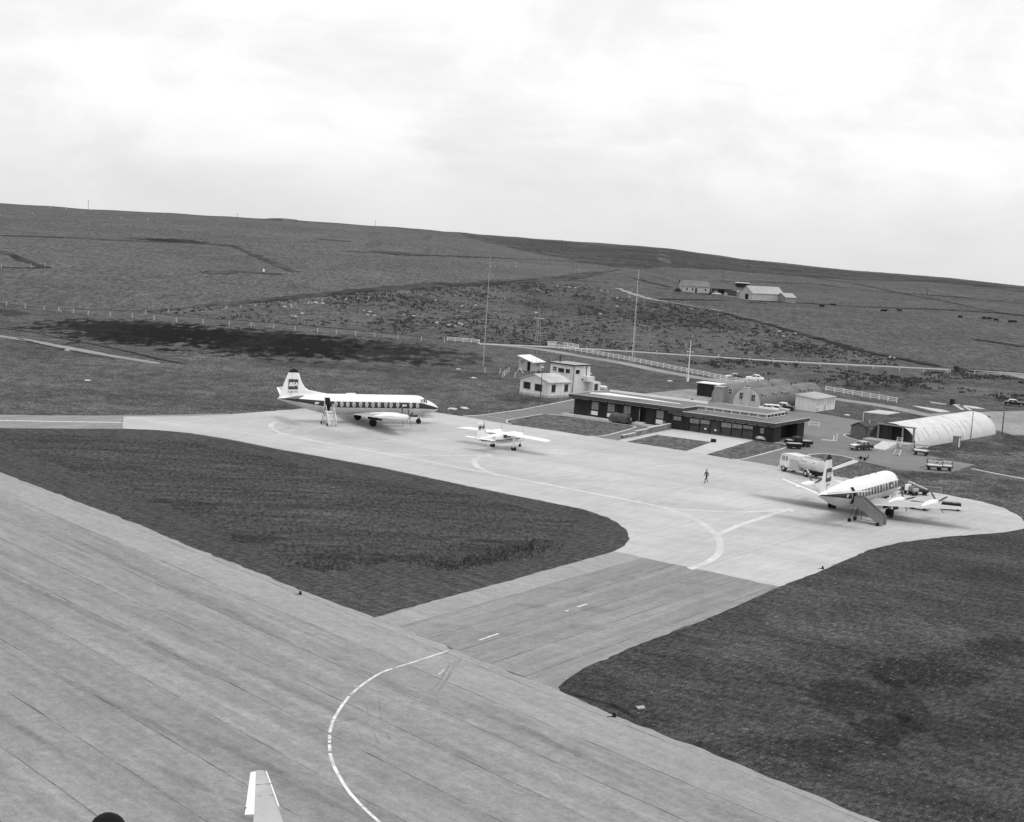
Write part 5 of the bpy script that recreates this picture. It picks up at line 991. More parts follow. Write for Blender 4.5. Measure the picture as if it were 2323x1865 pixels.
# square doorway frame in front of the arch
for x in (2.05, 3.95): box('door_post', grey, HG, x - .12, x + .12, -.35, -.05, .9, 3.3)
box('door_post', grey, HG, -2.3, -2.08, -.35, -.05, .9, 3.25)
MB().beam((-2.6, -.2, 3.32), (4.2, -.2, 3.36), .5, .2).build('door_head', M('weathered_head', .22), HG)
box('sliding_door', timber, HG, -2.08, .1, -.02, .1, .9, 3.22); box('doorway', dark, HG, .1, 1.95, .3, .4, .9, 3.2)
MB().loft([[((rr - .02) * math.cos(R(90 + a)) - 0, y_, .25 + (rr * .78 - .02) * math.sin(R(90 + a))) for a in (38, 52, 66, 80, 90)] for y_ in (-.05, .35)], False, close=False).build('arch_edge', hang_m, HG)
box('annexe', grey, HG, -2.6, 2.2, hl - .05, hl + 2.2, 0, 3.0); box('annexe_door', lgrey, HG, 2.2, 2.3, hl + .2, hl + 1.2, 0, 2.6)
DK = thing('loading_dock', 'low concrete loading dock and ramp at the hangar door', 'dock', (o.x, o.y, 0), -R(36))
box('platform', M('dock_concrete', .36, ((.4, .15, 4),)), DK, -3.6, 4.3, -2.6, -.05, 0, .9); box('platform_edge', kerb_m, DK, -3.65, 4.35, -2.66, -2.6, .72, .93)
MB().prism([(-2.67, .9), (-2.67, 0.02), (-7.2, 0.02), (-7.2, .06)], -.2, 2.3, 'x').build('ramp', terrace_m, DK)
o2 = gp(2033, 1034)
def ladder(label, loc, rz, h, run, wdt=.85, n=6):
    t = thing('mobile_steps', label, 'steps', loc, rz)
    for sd in (-1, 1): MB().beam((0, sd * wdt / 2, 0.03), (run, sd * wdt / 2, h), .06, .14).build('stringer', frame_m, t)
    for i in range(n): box('tread', lgrey, t, run * (i + .6) / n - .14, run * (i + .6) / n + .14, -wdt / 2 + .04, wdt / 2 - .04, h * (i + .6) / n - .03, h * (i + .6) / n + .03)
    return t
ladder('pale steps leading up to the loading dock edge', (o2.x, o2.y, .02), R(57), .9, .9, .9, 4)
o3 = gp(2037, 1013.5, .9); ladder('tall white step ladder standing in the hangar doorway', o3, R(57), 1.45, .7, .85, 6)
# wooden hut beside the hangar
o = gp(1962, 997)
WH = thing('wooden_hut', 'weathered wooden hut with a pitched roof tucked beside the hangar mouth', 'hut', (o.x, o.y, 0), U33)
MB().prism([(-2.6, 0), (0, 0), (0, 2.0), (-1.3, 2.6), (-2.6, 2.0)], 0, 4.2, 'y').build('wall', wood, WH)
rf = MB()
for sg in (-1, 1): rf.add([(-1.3, -.2, 2.78), (-1.3 + sg * 1.5, -.2, 2.08), (-1.3 + sg * 1.5, 4.4, 2.08), (-1.3, 4.4, 2.78), (-1.3, -.2, 2.68), (-1.3 + sg * 1.5, -.2, 1.98), (-1.3 + sg * 1.5, 4.4, 1.98), (-1.3, 4.4, 2.68)], [(0, 1, 2, 3), (7, 6, 5, 4), (0, 4, 5, 1), (1, 5, 6, 2), (2, 6, 7, 3), (3, 7, 4, 0)])
rf.build('roof', rust, WH); box('side_shed', wood, WH, 0.02, 1.6, .5, 3.8, 0, 1.9); MB().tube((-.6, 3.0, 2.3), (-.6, 3.0, 3.1), .1).build('flue', lgrey, WH)
def simple_pole(name, label, cat, px, h, r, mat, group=None, z=None):
    p = tp(*px); return tag(MB().tube((0, 0, -.2), (0, 0, h), r, r * .8, 8).build(name, mat), label, cat, group), p
def put(op): op[0].location = op[1]; return op[0]
put(simple_pole('white_post', 'thin white post standing by the wooden hut', 'post', (1956.5, 965), 2.3, .05, white))
put(simple_pole('wooden_pole', 'bare grey pole leaning across the white hangar side', 'pole', (2202, 996), 4.75, .09, grey))
put(simple_pole('wooden_pole', 'dark pole at the far end of the hangar', 'pole', (2273, 985), 4.1, .11, rust))
p = gp(2173, 1014)
GB = thing('switch_cabinet', 'grey cabinet with a white post against the hangar side', 'cabinet', (p.x, p.y, 0), -R(36)); box('cabinet', grey, GB, -.9, .1, -.2, .8, 0, 1.75); box('post', white, GB, .25, .4, -.5, -.35, 0, 1.6); box('lid', lgrey, GB, -.95, .15, -.25, .85, 1.75, 1.82)
p = gp(2160, 918)
BN = thing('boundary_bunker', 'dark square brick stack beside pale ground slabs behind the hangar', 'stack', (p.x, p.y, 0), U33); box('stack', timber, BN, -.45, .45, -.45, .45, 0, 1.15); box('cap', rust, BN, -.5, .5, -.5, .5, 1.15, 1.22)
for px in ([(2110, 912.5), (2145, 917.5), (2147, 919), (2111, 914)], [(2160, 918), (2168, 919), (2188, 930), (2180, 930)], [(2176, 919), (2183, 920), (2205, 931), (2198, 931)], [(2160, 917), (2215, 924), (2235, 929), (2205, 927)], [(2070, 921), (2140, 931), (2155, 935), (2130, 936), (2085, 925.5)], [(1958, 936), (1992, 931), (2042, 937), (2014, 941.5)]): slab('concrete_plinth', G(px), .12, terrace_m, .12, kind='structure')
ribbon('concrete_edging', G([(2204, 1064.5), (2260, 1076), (2323, 1087.5), (2400, 1101)]), .35, .14, kerb_m, thick=.14)
# ------------------------------------------------------------------ vehicles
def car(label, px, rz, length=4.1, low=white, top=white, estate=False, z=0.03, bonnet=None, loc=None, group=None, name='parked_car'):
    p = loc or gp(*px); t = thing(name, label, 'car', (p.x, p.y, z), rz, group)
    L, W = length, 1.62; h = L / 2
    side = [(-h, .42), (-h + .06, .30), (h - .08, .30), (h, .42), (h - .02, .72), (h - .25, .84), (.22 * L, .90), (-.30 * L, .92), (-h + .1, .82), (-h, .6)]
    cx_, cz = 0, .6
    MB().loft([[(cx_ + (x - cx_) * k, y, cz + (z_ - cz) * q) for x, z_ in side] for y, k, q in ((-W / 2, .97, .78), (-W / 2 + .08, 1, 1), (0, 1, 1.06), (W / 2 - .08, 1, 1), (W / 2, .97, .78))]).build('body', low, t, smooth=45)
    b0, b1, t0, t1 = (-.46 * L, .20 * L, -.42 * L, .06 * L) if estate else (-.33 * L, .20 * L, -.23 * L, .06 * L)
    def ring(z_, ya, xa, xb): return [(xa, -ya, z_), (xb, -ya, z_), (xb, ya, z_), (xa, ya, z_)]
    MB().loft([ring(.88, .70, b0, b1), ring(1.33, .56, t0, t1)]).build('cabin_glass', glass, t)
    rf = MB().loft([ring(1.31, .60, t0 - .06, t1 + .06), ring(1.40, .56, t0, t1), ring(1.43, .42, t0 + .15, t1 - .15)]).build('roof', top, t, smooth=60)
    if bonnet: MB().loft([[(.21 * L, -.62, .90), (.21 * L, .62, .90), (.21 * L, .5, .965), (.21 * L, -.5, .965)], [(h - .28, -.60, .84), (h - .28, .60, .84), (h - .28, .48, .90), (h - .28, -.48, .90)], [(h - .05, -.56, .72), (h - .05, .56, .72), (h - .05, .45, .80), (h - .05, -.45, .80)]]).build('bonnet', bonnet, t)  # pale plate: sky reflected on the bonnet, put into its colour
    pm = MB()
    for sy in (-1, 1):
        for xb_, xt_ in ((b0, t0), (b1, t1), ((b0 + b1) / 2 - .05, (t0 + t1) / 2 - .05)): pm.beam((xb_, sy * .715, .88), (xt_, sy * .575, 1.33), .07, .07)
    pm.build('pillars', top, t)
    for sx in (-1, 1):
        MB().tube((sx * (h + .02), -W / 2 + .05, .45), (sx * (h + .02), W / 2 - .05, .45), .06, n=6).build('bumper', chrome, t)
        for sy in (-1, 1):
            wh = MB().wheel((sx * L * .31, sy * (W / 2 - .09), .30), .30, .17).build('wheel', tyre, t)
            MB().wheel((sx * L * .31, sy * (W / 2 - .0), .30), .15, .03).build('hub_cap', chrome, wh)
            MB().wheel((sx * (h - .02), sy * (W / 2 - .22), .68), .09, .06, 'x', 8).build('headlight' if sx > 0 else 'tail_light', chrome if sx > 0 else rust, t)
    box('grille', chrome, t, h - .03, h + .02, -.36, .36, .52, .68)
    return t
car('dark saloon, sky sheen coloured onto its roof and bonnet, facing the terminal beside the hangar ramp', (1953, 1021), R(214), low=carp, top=chrome, bonnet=frame_m)  # dark car; pale roof and bonnet colours stand for reflected sky
car('dark saloon with sky sheen coloured onto bonnet and roof on the access road by the rail fence', (1664, 861), R(205), low=carp, top=lgrey, bonnet=frame_m)  # same here: reflected sky painted as pale bonnet and roof
car('white car half hidden beyond the arched huts on the access road', (1712, 864), R(165))
car('white saloon in front of the other two beside the arched hut', (1744, 934.5), R(-20), 3.9)
car('pale estate car in the middle of three beside the arched hut', (1763, 936), R(-25), 4.3, estate=True, low=lgrey)
car('dark sided car with a white roof, nearest the flat roofed hut', (1780, 930.5), R(-28), 4.1, low=carp)
car('white car tucked behind the control tower', (1352, 884.5), R(-12), 4.3)
car('grey saloon on the yard at the far corner beyond the hangar', (2300, 921), R(-10), 4.4, low=carp, top=frame_m)

# ---- fuel tanker
a, b = gp(1778, 1070.5), gp(1828, 1083); yaw = math.atan2((a - b).y, (a - b).x)
TK = thing('fuel_tanker', 'white fuel tanker lorry parked on the apron edge behind the airliner\'s fin', 'tanker', (b.x + math.sin(yaw) * .93, b.y - math.cos(yaw) * .93, .05), yaw)
cabm = M('tanker_white', .66, ((.6, .05, 3),), rough=.35, spec=.5)
ff_ = (a - b).length
MB().prism([(ff_ - 1.3, .75), (ff_ + .75, .75), (ff_ + .85, 1.25), (ff_ + .55, 2.45), (ff_ + .1, 2.62), (ff_ - 1.3, 2.62)], -1.1, 1.1, 'y').build('cab', cabm, TK)
MB().box(ff_ + .25, ff_ + .27, -.9, .9, 1.55, 2.3).add([(ff_ + .80, -.9, 1.5), (ff_ + .80, .9, 1.5), (ff_ + .61, .9, 2.32), (ff_ + .61, -.9, 2.32)], [(0, 1, 2, 3)]).build('windscreen', blind, TK)
for sy in (-1, 1):
    box('cab_window', blind, TK, ff_ - .25, ff_ + .42, sy * 1.10 - .015, sy * 1.10 + .015, 1.62, 2.25); box('cab_window', grey, TK, ff_ - .8, ff_ - .42, sy * 1.10 - .015, sy * 1.10 + .015, 1.62, 2.25)
    box('locker_panel', lgrey, TK, ff_ - 3.0, ff_ - 1.31, sy * 1.12 - .04, sy * 1.12 + .04, .55, 2.05)
box('locker', cabm, TK, ff_ - 3.05, ff_ - 1.3, -1.1, 1.1, .6, 2.6)
MB().loft([[(x, 1.12 * k * math.cos(2 * math.pi * i / 20), 1.72 + .86 * k * math.sin(2 * math.pi * i / 20)) for i in range(20)] for x, k in ((ff_ - 3.05, .95), (ff_ - 3.2, 1), (-1.7, 1), (-2.0, .93), (-2.15, .6))]).build('tank', M('tank_paint', .50, ((.6, .06, 3),), rough=.35, spec=.5), TK, smooth=50)
for x in (.2, -1.0): MB().tube((x, 0, 2.5), (x, 0, 2.68), .3, n=10).build('manhole', lgrey, TK)
MB().beam((-1.9, 0, 2.62), (ff_ - 3.2, 0, 2.62), .5, .06).build('walkway', lgrey, TK)
box('chassis', rust, TK, -2.0, ff_ + .6, -.42, .42, .55, .8); box('pump_gear', dark, TK, -2.1, -1.0, -.85, .85, .45, .95)
for sy in (-1, 1):
    for x in (0, ff_):
        wh = MB().wheel((x, sy * .93, .5), .5, .34).build('wheel', tyre, TK); MB().wheel((x, sy * 1.09, .5), .24, .05).build('hub_cap', lgrey, wh)
        MB().loft([[(x + r_ * math.cos(R(q)), sy * (1.0 if r_ > .5 else 1.0) + w2, .52 + r_ * math.sin(R(q))) for r_, w2 in ((.58, -.2), (.62, -.2), (.62, .14), (.58, .14))] for q in range(10, 171, 20)]).build('mudguard', white, TK)
    box('headlight', chrome, TK, ff_ + .78, ff_ + .86, sy * .75 - .1, sy * .75 + .1, .95, 1.15)
    for x, wd in ((ff_ - 3.75, .5), (ff_ - 4.35, .35), (-1.5, .4)):
        zz = 1.9; yy = 1.12 * math.cos(math.asin((zz - 1.72) / .86)) + .02
        em = MB().add([(x - wd / 2, sy * yy, zz - .25), (x + wd / 2, sy * yy, zz - .25), (x + wd / 2, sy * (yy - .09), zz + .25), (x - wd / 2, sy * (yy - .09), zz + .25)], [(0, 1, 2, 3)]).build('tank_emblem', grey, TK)
        MB().add([(x - wd * .2, sy * (yy + .01), zz - .1), (x + wd * .2, sy * (yy + .01), zz - .1), (x + wd * .2, sy * (yy - .03), zz + .1), (x - wd * .2, sy * (yy - .03), zz + .1)], [(0, 1, 2, 3)]).build('emblem_centre', white, em)
box('front_bumper', white, TK, ff_ + .86, ff_ + 1.05, -1.1, 1.1, .48, .72)

# ---- carts and ground equipment
def trolley(label, p, rz, kind, name='baggage_trolley', z=.05, group=None):
    t = thing(name, label, 'trolley', (p.x, p.y, z), rz, group)
    L, W = 2.5, 1.3
    box('deck', rust, t, -L / 2, L / 2, -W / 2, W / 2, .48, .58)
    for x in (-.8, .8):
        for y in (-.5, .5): MB().wheel((x, y, .22), .22, .14, n=10).build('wheel', tyre, t)
    MB().beam((L / 2, 0, .4), (L / 2 + .9, 0, .2), .06, .06).build('tow_bar', rust, t)
    if kind == 'low': box('body', black, t, -L / 2 + .1, L / 2 - .1, -W / 2 + .06, W / 2 - .06, .581, .95); box('load', lgrey, t, -.5, -.1, -.3, .3, .95, 1.1); box('side_board', rust, t, -L / 2, L / 2, -W / 2 - .05, -W / 2 - .005, .25, .62)
    if kind == 'rack':
        for x in (-1.1, 1.1):
            for y in (-.55, .55): box('rack_post', rust, t, x - .04, x + .04, y - .04, y + .04, .58, 1.5)
        for k in range(4): MB().tube((-1.15 + .18 * (k % 2), -.45 + k * .3, .75), (1.15, -.45 + k * .3, .75), .13, n=8).build('cylinder', white, t)
        for k in range(3): MB().box(-1.1 + k * .75, -.55 + k * .75, -.5, .5, 1.3, 1.42).build('shelf_load', frame_m, t)
        MB().tube((-1.1, -.55, 1.5), (1.1, -.55, 1.5), .03).tube((-1.1, .55, 1.5), (1.1, .55, 1.5), .03).build('rack_rail', rust, t)
    if kind == 'loaded':
        for k in range(4): box('suitcase', (lgrey, grey, white, rust)[k], t, -1.1 + k * .55, -.65 + k * .55, -.5, .45 - .1 * (k % 2), .58, .95 + .2 * (k % 3))
    return t
trolley('dark low trolley under the wing, between the propeller blades', gp(2085, 1157), R(150), 'low', 'ground_power_cart')
trolley('dark flat trolley standing under the outer wing, farther from the wheels', gp(2157, 1158), R(168), 'low', 'baggage_trolley')
trolley('bottle trolley with white cylinders by the rough ground, nearer the hangar of its pair', gp(2119, 1067), R(172), 'rack', 'bottle_trolley')
trolley('bottle trolley with white cylinders by the rough ground, farther from the hangar of its pair', gp(2141, 1068), R(172), 'rack', 'bottle_trolley')
trolley('bottle trolley close against the end of the loading dock', gp(2089, 1033), R(160), 'rack', 'bottle_trolley')
trolley('luggage trolley with cases just ahead of the airliner wing', gp(2062, 1123), R(140), 'loaded', 'baggage_trolley')
p = gp(2082, 1122)
LB_ = thing('belt_loader', 'small loader truck with a pale raised belt ahead of the airliner wing', 'loader', (p.x, p.y, .05), R(160))
box('chassis', rust, LB_, -1.4, 1.4, -.65, .65, .4, .75); box('cab', lgrey, LB_, .5, 1.4, -.6, .1, .75, 1.4)
MB().beam((-1.2, .35, .8), (1.3, .35, 1.6), .6, .12).build('belt', lgrey, LB_)
for x in (-.9, .9):
    for y in (-.6, .6): MB().wheel((x, y, .32), .32, .18, n=10).build('wheel', tyre, LB_)
p = gp(2108, 1121)
FR = thing('guard_rail', 'thin pale metal rail standing on the grass edge ahead of the wing', 'guard rail', (p.x, p.y, .05), R(-12))
for x in (-1.5, 1.5): MB().tube((x, 0, 0), (x, 0, .95), .03).build('post', lgrey, FR)
MB().tube((-1.5, 0, .95), (1.5, 0, .95), .03).build('rail', lgrey, FR)
p = gp(1957, 1044)
TB = thing('towing_frame', 'black wheeled towing frame at the end of the pale footpath', 'frame', (p.x, p.y, .02), R(20))
MB().beam((-.9, 0, .35), (1.0, 0, .35), .12, .12).beam((0, -.6, .35), (0, .6, .35), .1, .1).build('bar', dark, TB)
for y in (-.6, .6): MB().wheel((0, y, .25), .25, .14, n=10).build('wheel', tyre, TB)
MB().tube((.9, 0, .3), (.9, 0, .85), .05).build('handle', dark, TB)
# vehicle under canvas at the terminal, pick-up at the near end
p = T.matrix_basis @ Vector((-26.6, -2.3, 0))
CV = thing('covered_trailer', 'trailer bundled under a grey canvas cover in front of the terminal windows', 'trailer', (p.x, p.y, .02), -R(32))
cvm = MB(); rc = random.Random(5); rings = []
for x, k in ((-1.75, .8), (-1.6, .98), (-.9, 1.03), (-.2, .98), (.6, 1.02), (1.2, 1), (1.45, .85)):
    rings.append([(x + rc.gauss(0, .03), y * k + rc.gauss(0, .04), z_ * (1 if z_ < .6 else k) + rc.gauss(0, .03)) for y, z_ in ((-.85, .35), (-.9, .8), (-.85, 1.35), (-.5, 1.68), (.1, 1.72), (.6, 1.62), (.85, 1.3), (.9, .8), (.85, .35))])
cvm.loft(rings).build('canvas_cover', canvas, CV, smooth=60)
box('chassis', dark, CV, -1.6, 2.0, -.6, .6, .3, .42); box('front_board', rust, CV, 1.5, 1.8, -.8, .8, .42, 1.25); box('plate', white, CV, 1.81, 1.84, .25, .42, .75, 1.15)
for x in (-.8, .9):
    for y in (-.7, .7): MB().wheel((x, y, .3), .3, .18, n=12).build('wheel', tyre, CV)
p = gp(1811, 1013)
PK = thing('pickup_truck', 'dark pick-up parked at the end of the terminal', 'truck', (p.x, p.y, .02), R(196))
MB().prism([(-2.1, .45), (2.1, .45), (2.15, .9), (1.2, 1.0), (.75, 1.5), (-.2, 1.55), (-.3, .95), (-2.1, .92)], -.82, .82, 'y').build('body', black, PK)
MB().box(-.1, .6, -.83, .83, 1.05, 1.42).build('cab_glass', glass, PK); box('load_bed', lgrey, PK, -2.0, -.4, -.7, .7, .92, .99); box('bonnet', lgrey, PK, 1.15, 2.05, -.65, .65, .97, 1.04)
for x in (-1.3, 1.35):
    for y in (-.76, .76): MB().wheel((x, y, .36), .36, .2, n=12).build('wheel', tyre, PK)
p = gp(1801, 1018)
HT = thing('hand_truck', 'dark low luggage cart with a pale top in front of the pick-up', 'cart', (p.x, p.y, .02), R(190))
box('deck', dark, HT, -1.1, 1.1, -.65, .65, .3, .82); box('top_board', lgrey, HT, -1.1, 1.1, -.65, .65, .82, .88)
for x in (-.7, .7):
    for y in (-.6, .6): MB().wheel((x, y, .22), .22, .12, n=10).build('wheel', tyre, HT)
p = gp(1893, 1000)
BP = thing('post_base', 'pair of short white posts on a pale slab in the station road', 'posts', (p.x, p.y, .02), 0)
box('slab', terrace_m, BP, -2.2, .3, -.5, .3, 0, .05); box('post', frame_m, BP, -.25, -.05, -.1, .1, .05, .85); box('post', frame_m, BP, .35, .5, .2, .35, 0, 1.1)
p = gp(1846, 969)
SB = thing('white_barrier', 'low white rail barrier beyond the terminal end', 'barrier', (p.x, p.y, .02), -R(25))
for x in (-.9, .9): box('post', frame_m, SB, x - .07, x + .07, -.07, .07, 0, .9)
for z_ in (.4, .85): box('rail', frame_m, SB, -1.1, 1.1, -.03, .03, z_ - .06, z_ + .06)
# edge lights
for px, lab in (((681, 1350), 'black edge light on the runway side, at the tip of the grass island'), ((1393, 1628), 'black edge light on the runway beside the manhole grass'), ((1866, 1292), 'black edge light on the apron\'s grass verge')):
    p = gp(*px); t = thing('edge_light', lab, 'light', (p.x, p.y, 0.03), random.random()); MB().tube((0, 0, 0), (0, 0, .12), .16, .14, 10).build('base', black, t); MB().tube((0, 0, .12), (0, 0, .30), .10, .09, 10).build('lamp', dark, t); MB().beam((-.12, 0, .05), (-.5, .1, .02), .06, .05).build('cable', black, t)
for px in ((983, 1335), (1822, 1440)): pass

# ------------------------------------------------------------------ the man on the apron
def man():
    p = gp(1601.5, 1096.5)
    t = thing('person', 'man in dark clothes walking alone across the open apron', 'person', (p.x, p.y, .052), R(215))
    J = {}; V, E, RD = [], [], []
    def add(n, co, r, par=None):
        J[n] = len(V); V.append(co); RD.append(r)
        if par: E.append((J[par], J[n]))
    add('pelvis', (0, 0, .95), .135); add('belly', (.01, 0, 1.08), .135, 'pelvis'); add('chest', (.02, 0, 1.30), .155, 'belly'); add('neck', (.03, 0, 1.50), .06, 'chest'); add('jaw', (.05, 0, 1.58), .075, 'neck'); add('head', (.05, 0, 1.67), .098, 'jaw'); add('crown', (.04, 0, 1.745), .06, 'head')
    for s_, n in ((1, 'l'), (-1, 'r')):
        f = s_                                            # left leg forward, right leg back
        add(n + 'hip', (.01 * f, .10 * s_, .90), .105, 'pelvis'); add(n + 'knee', (.20 * f + .06, .10 * s_, .52), .066, n + 'hip'); add(n + 'ankle', (.30 if f > 0 else -.36, .10 * s_, .10 if f > 0 else .17), .045, n + 'knee')
        add(n + 'toe', (.50 if f > 0 else -.20, .11 * s_, .045 if f > 0 else .05), .038, n + 'ankle')
        add(n + 'shoulder', (.02, .20 * s_, 1.43), .072, 'chest'); add(n + 'elbow', (-.14 * f, .27 * s_, 1.16), .048, n + 'shoulder'); add(n + 'wrist', (-.12 * f + .10, .25 * s_, .93), .034, n + 'elbow'); add(n + 'palm', (-.12 * f + .14, .245 * s_, .86), .036, n + 'wrist')
    me = bpy.data.meshes.new('body'); me.from_pydata(V, E, []); ob = bpy.data.objects.new('body', me); COL.objects.link(ob)
    md = ob.modifiers.new('s', 'SKIN'); md.use_smooth_shade = True
    for i, r in enumerate(RD): me.skin_vertices[0].data[i].radius = (r, r)
    me.skin_vertices[0].data[0].use_root = True
    for n in ('chest', 'belly'): me.skin_vertices[0].data[J[n]].radius = (.115, .18)
    sb = ob.modifiers.new('u', 'SUBSURF'); sb.levels = 2; sb.render_levels = 2
    dg = bpy.context.evaluated_depsgraph_get(); m2 = bpy.data.meshes.new_from_object(ob.evaluated_get(dg)); bpy.data.objects.remove(ob)
    for q in (cloth_m, cloth_d, skin, black): m2.materials.append(q)
    for pl_ in m2.polygons:
        c = pl_.center
        pl_.material_index = 2 if (c.z > 1.52 or (abs(c.y) > .19 and c.z < .93)) else (3 if c.z < .11 or (c.x < -.30 and c.z < .17) else (1 if c.z < .98 else 0))
    bo = bpy.data.objects.new('body', m2); COL.objects.link(bo); bo.parent = t
    MB().loft([[(.035 + r_ * 1.06 * math.cos(2 * math.pi * i / 12), r_ * .92 * math.sin(2 * math.pi * i / 12), z_) for i in range(12)] for z_, r_ in ((1.66, .104), (1.72, .106), (1.77, .082), (1.795, .03))]).build('hair', dark, t, smooth=60)
    MB().prism([(.14, 1.62), (.175, 1.63), (.145, 1.67)], -.014, .014, 'y').build('nose', skin, t)
    for s_, f in ((1, 1), (-1, -1)):
        hm = MB(); bx, by = -.12 * f + .14, .245 * s_
        for k, ln in enumerate((.062, .074, .07, .055)):
            x = bx - .03 + k * .02; hm.tube((x, by, .84), (x + .012, by - s_ * .006, .84 - ln * .6), .0095, .009, 6); hm.tube((x + .012, by - s_ * .006, .84 - ln * .6), (x + .016, by - s_ * .026, .84 - ln), .009, .007, 6)
        hm.tube((bx + .03, by, .87), (bx + .055, by - s_ * .015, .825), .011, .008, 6)
        hm.build('fingers', skin, t)
    MB().tube((-.06, -.30, .93), (-.06, -.30, .93 + .001), .001).v
    return t
man()

# ------------------------------------------------------------------ fences
def rail_fence(label, pix, sp=2.45, h=1.15, group=None, rails=(.35, .70, 1.03), pts=None):
    P = pts or [tp(*q) for q in pix]; t = thing('rail_fence', label, 'fence', tuple(P[0]), 0, group); o = P[0]
    wd = []; 
    for a, b in zip(P[:-1], P[1:]):
        n = max(1, round((b - a).length / sp))
        for k in range(n): wd.append(a.lerp(b, k / n))
    wd.append(P[-1]); pm = None
    for q in wd:
        q = q - o
        if pm is None: pm = box('post', white, t, -.075, .075, -.075, .075, 0, h); pm.location = q
        else:
            c = pm.copy(); COL.objects.link(c); c.parent = t; c.location = q
    for zr in rails:
        for a, b in zip(wd[:-1], wd[1:]):
            a_, b_ = a - o, b - o; MB().beam((a_.x, a_.y, a_.z + zr), (b_.x, b_.y, b_.z + zr), .05, .13).build('rail', white, t)
    return t
rail_fence('short white rail fence beside the road bend, away from the rest', [(1014, 773.5), (1087, 779.5)])
rail_fence('long white rail fence running along the access road past the flagpole', [(1243, 787), (1345, 804), (1440, 822), (1545, 843), (1648, 864), (1712, 873), (1790, 882)])
rail_fence('short white rail fence by the brown notice board, joining the long one', [(1243, 783.5), (1275, 785), (1312, 791)])
rail_fence('white rail fence behind the flat roofed hut, running to the road', [(1873, 887), (1955, 900.5), (2034, 914)])
p = tp(1270, 785); SG = thing('road_sign', 'small grey board standing at the corner of the white fences', 'sign', tuple(p), R(-10)); box('board', grey, SG, -.75, .75, -.04, .04, .5, 1.5)
for x in (-.6, .6): box('post', grey, SG, x - .05, x + .05, .045, .12, 0, 1.5)
def wire_fence(label, pix, sp=6.2, h=1.25, struts=(), mat=gpost, wires=True):
    P = [tp(*q) for q in pix]; o = P[0]; t = thing('wire_fence', label, 'fence', tuple(o), 0); L = []
    for a, b in zip(P[:-1], P[1:]):
        n = max(1, round((b - a).length / sp)); L += [a.lerp(b, k / n) for k in range(n)]
    L.append(P[-1]); first = None
    for i, q in enumerate(L):
        g = Vector((q.x, q.y, ztf(q.x, q.y))) - o
        if first is None: first = box('post', mat, t, -.10, .10, -.10, .10, -.1, h); first.location = g
        else: c = first.copy(); COL.objects.link(c); c.parent = t; c.location = g; c.rotation_euler = (random.gauss(0, .03), random.gauss(0, .03), 0)
        if i % 9 == 4 and i + 1 < len(L):
            d = (L[i + 1] - q).normalized()
            for sg in (-1, 1): MB().beam((g.x, g.y, g.z + h * .95), (g.x + d.x * 1.0 * sg, g.y + d.y * sg, g.z), .09, .09).build('strut', mat, t)
    if wires:
        wm = MB()
        for zz in (.45, .8, 1.1):
            for a, b in zip(L[:-1], L[1:]): wm.beam((a.x - o.x, a.y - o.y, ztf(a.x, a.y) - o.z + zz), (b.x - o.x, b.y - o.y, ztf(b.x, b.y) - o.z + zz), .02, .02)
        wm.build('wire', mat, t, kind='stuff')
    return t
wire_fence('long wire fence on grey posts along the foot of the hill, above the burnt heather', [(-40, 690), (15, 694), (100, 704), (200, 715), (300, 721), (400, 731), (520, 738), (620, 745), (720, 755), (850, 766), (1008, 777)])
wire_fence('wire fence on thin grey posts following the country road', [(1330, 795), (1420, 801), (1560, 810), (1700, 820), (1860, 831), (2040, 841), (2150, 848), (2330, 856)], 7.0)
wire_fence('wire fence dividing the rushy field from the hill pasture', [(330, 712), (480, 704), (640, 692), (760, 684), (860, 676), (940, 664)], 8, .95, wires=False)
wire_fence('short run of pale posts at the corner of the upper hill field', [(3, 609), (70, 609), (102, 607)], 11, 1.7, wires=False)
wire_fence('few pale stakes and struts on the grass beside the transmitter hut', [(1100, 846), (1134, 848), (1154, 846), (1140, 856), (1168, 858)], 4.2, 1.2, wires=False)
p = gp(1179, 846); AF = thing('strut_frame', 'white A shaped timber brace beside the transmitter hut', 'brace', (p.x, p.y, 0), -R(25))
for sg in (-1, 1): MB().beam((0, 0, 1.1), (sg * .8, 0, 0), .12, .1).build('strut', frame_m, AF)

# ------------------------------------------------------------------ masts and poles
def mast(label, base, h, r, mat, cross=False):
    p = gp(*base); t = thing('radio_mast', label, 'mast', (p.x, p.y, 0), 0)
    n = 5
    for k in range(n): MB().tube((0, 0, h * k / n), (0, 0, h * (k + 1) / n - .02), r * (1 - .08 * k), r * (1 - .08 * (k + 1)), 6).build('mast_section', mat, t)
    for k in range(3):
        a = R(30 + 120 * k)
        for f in (.5, .95): MB().tube((0, 0, h * f), (math.cos(a) * h * .3, math.sin(a) * h * .3, 0), .014, n=4).build('guy_wire', mat, t)
    return t
mm = M('mast_steel', .40, ((.5, .1, 3),))
mast('tall thin guyed radio mast on the grass, beside the transmitter hut', (1096.3, 832), 24.3, .085, mm); mast('tall thin pale radio mast rising in front of the rushy field behind the rail fence', (1433.4, 822), 23.0, .10, M('pale_steel', .55))
p = gp(1214, 851); LM = thing('lattice_mast', 'slim lattice aerial mast behind the transmitter hut with a cross platform', 'mast', (p.x, p.y, 0), R(10))
for x, y in ((-.0, 0), (.75, -.4), (-.75, -.5)):
    MB().tube((x * 1.6, y * 1.6, 0), (x * .28, y * .28, 12.4), .035, n=5).build('leg', mm, LM)
for z_ in (3, 6, 9): MB().tube((-1.2 * (1 - z_ / 15), -.5, z_), (1.2 * (1 - z_ / 15), -.5, z_), .025, n=4).build('brace', mm, LM)
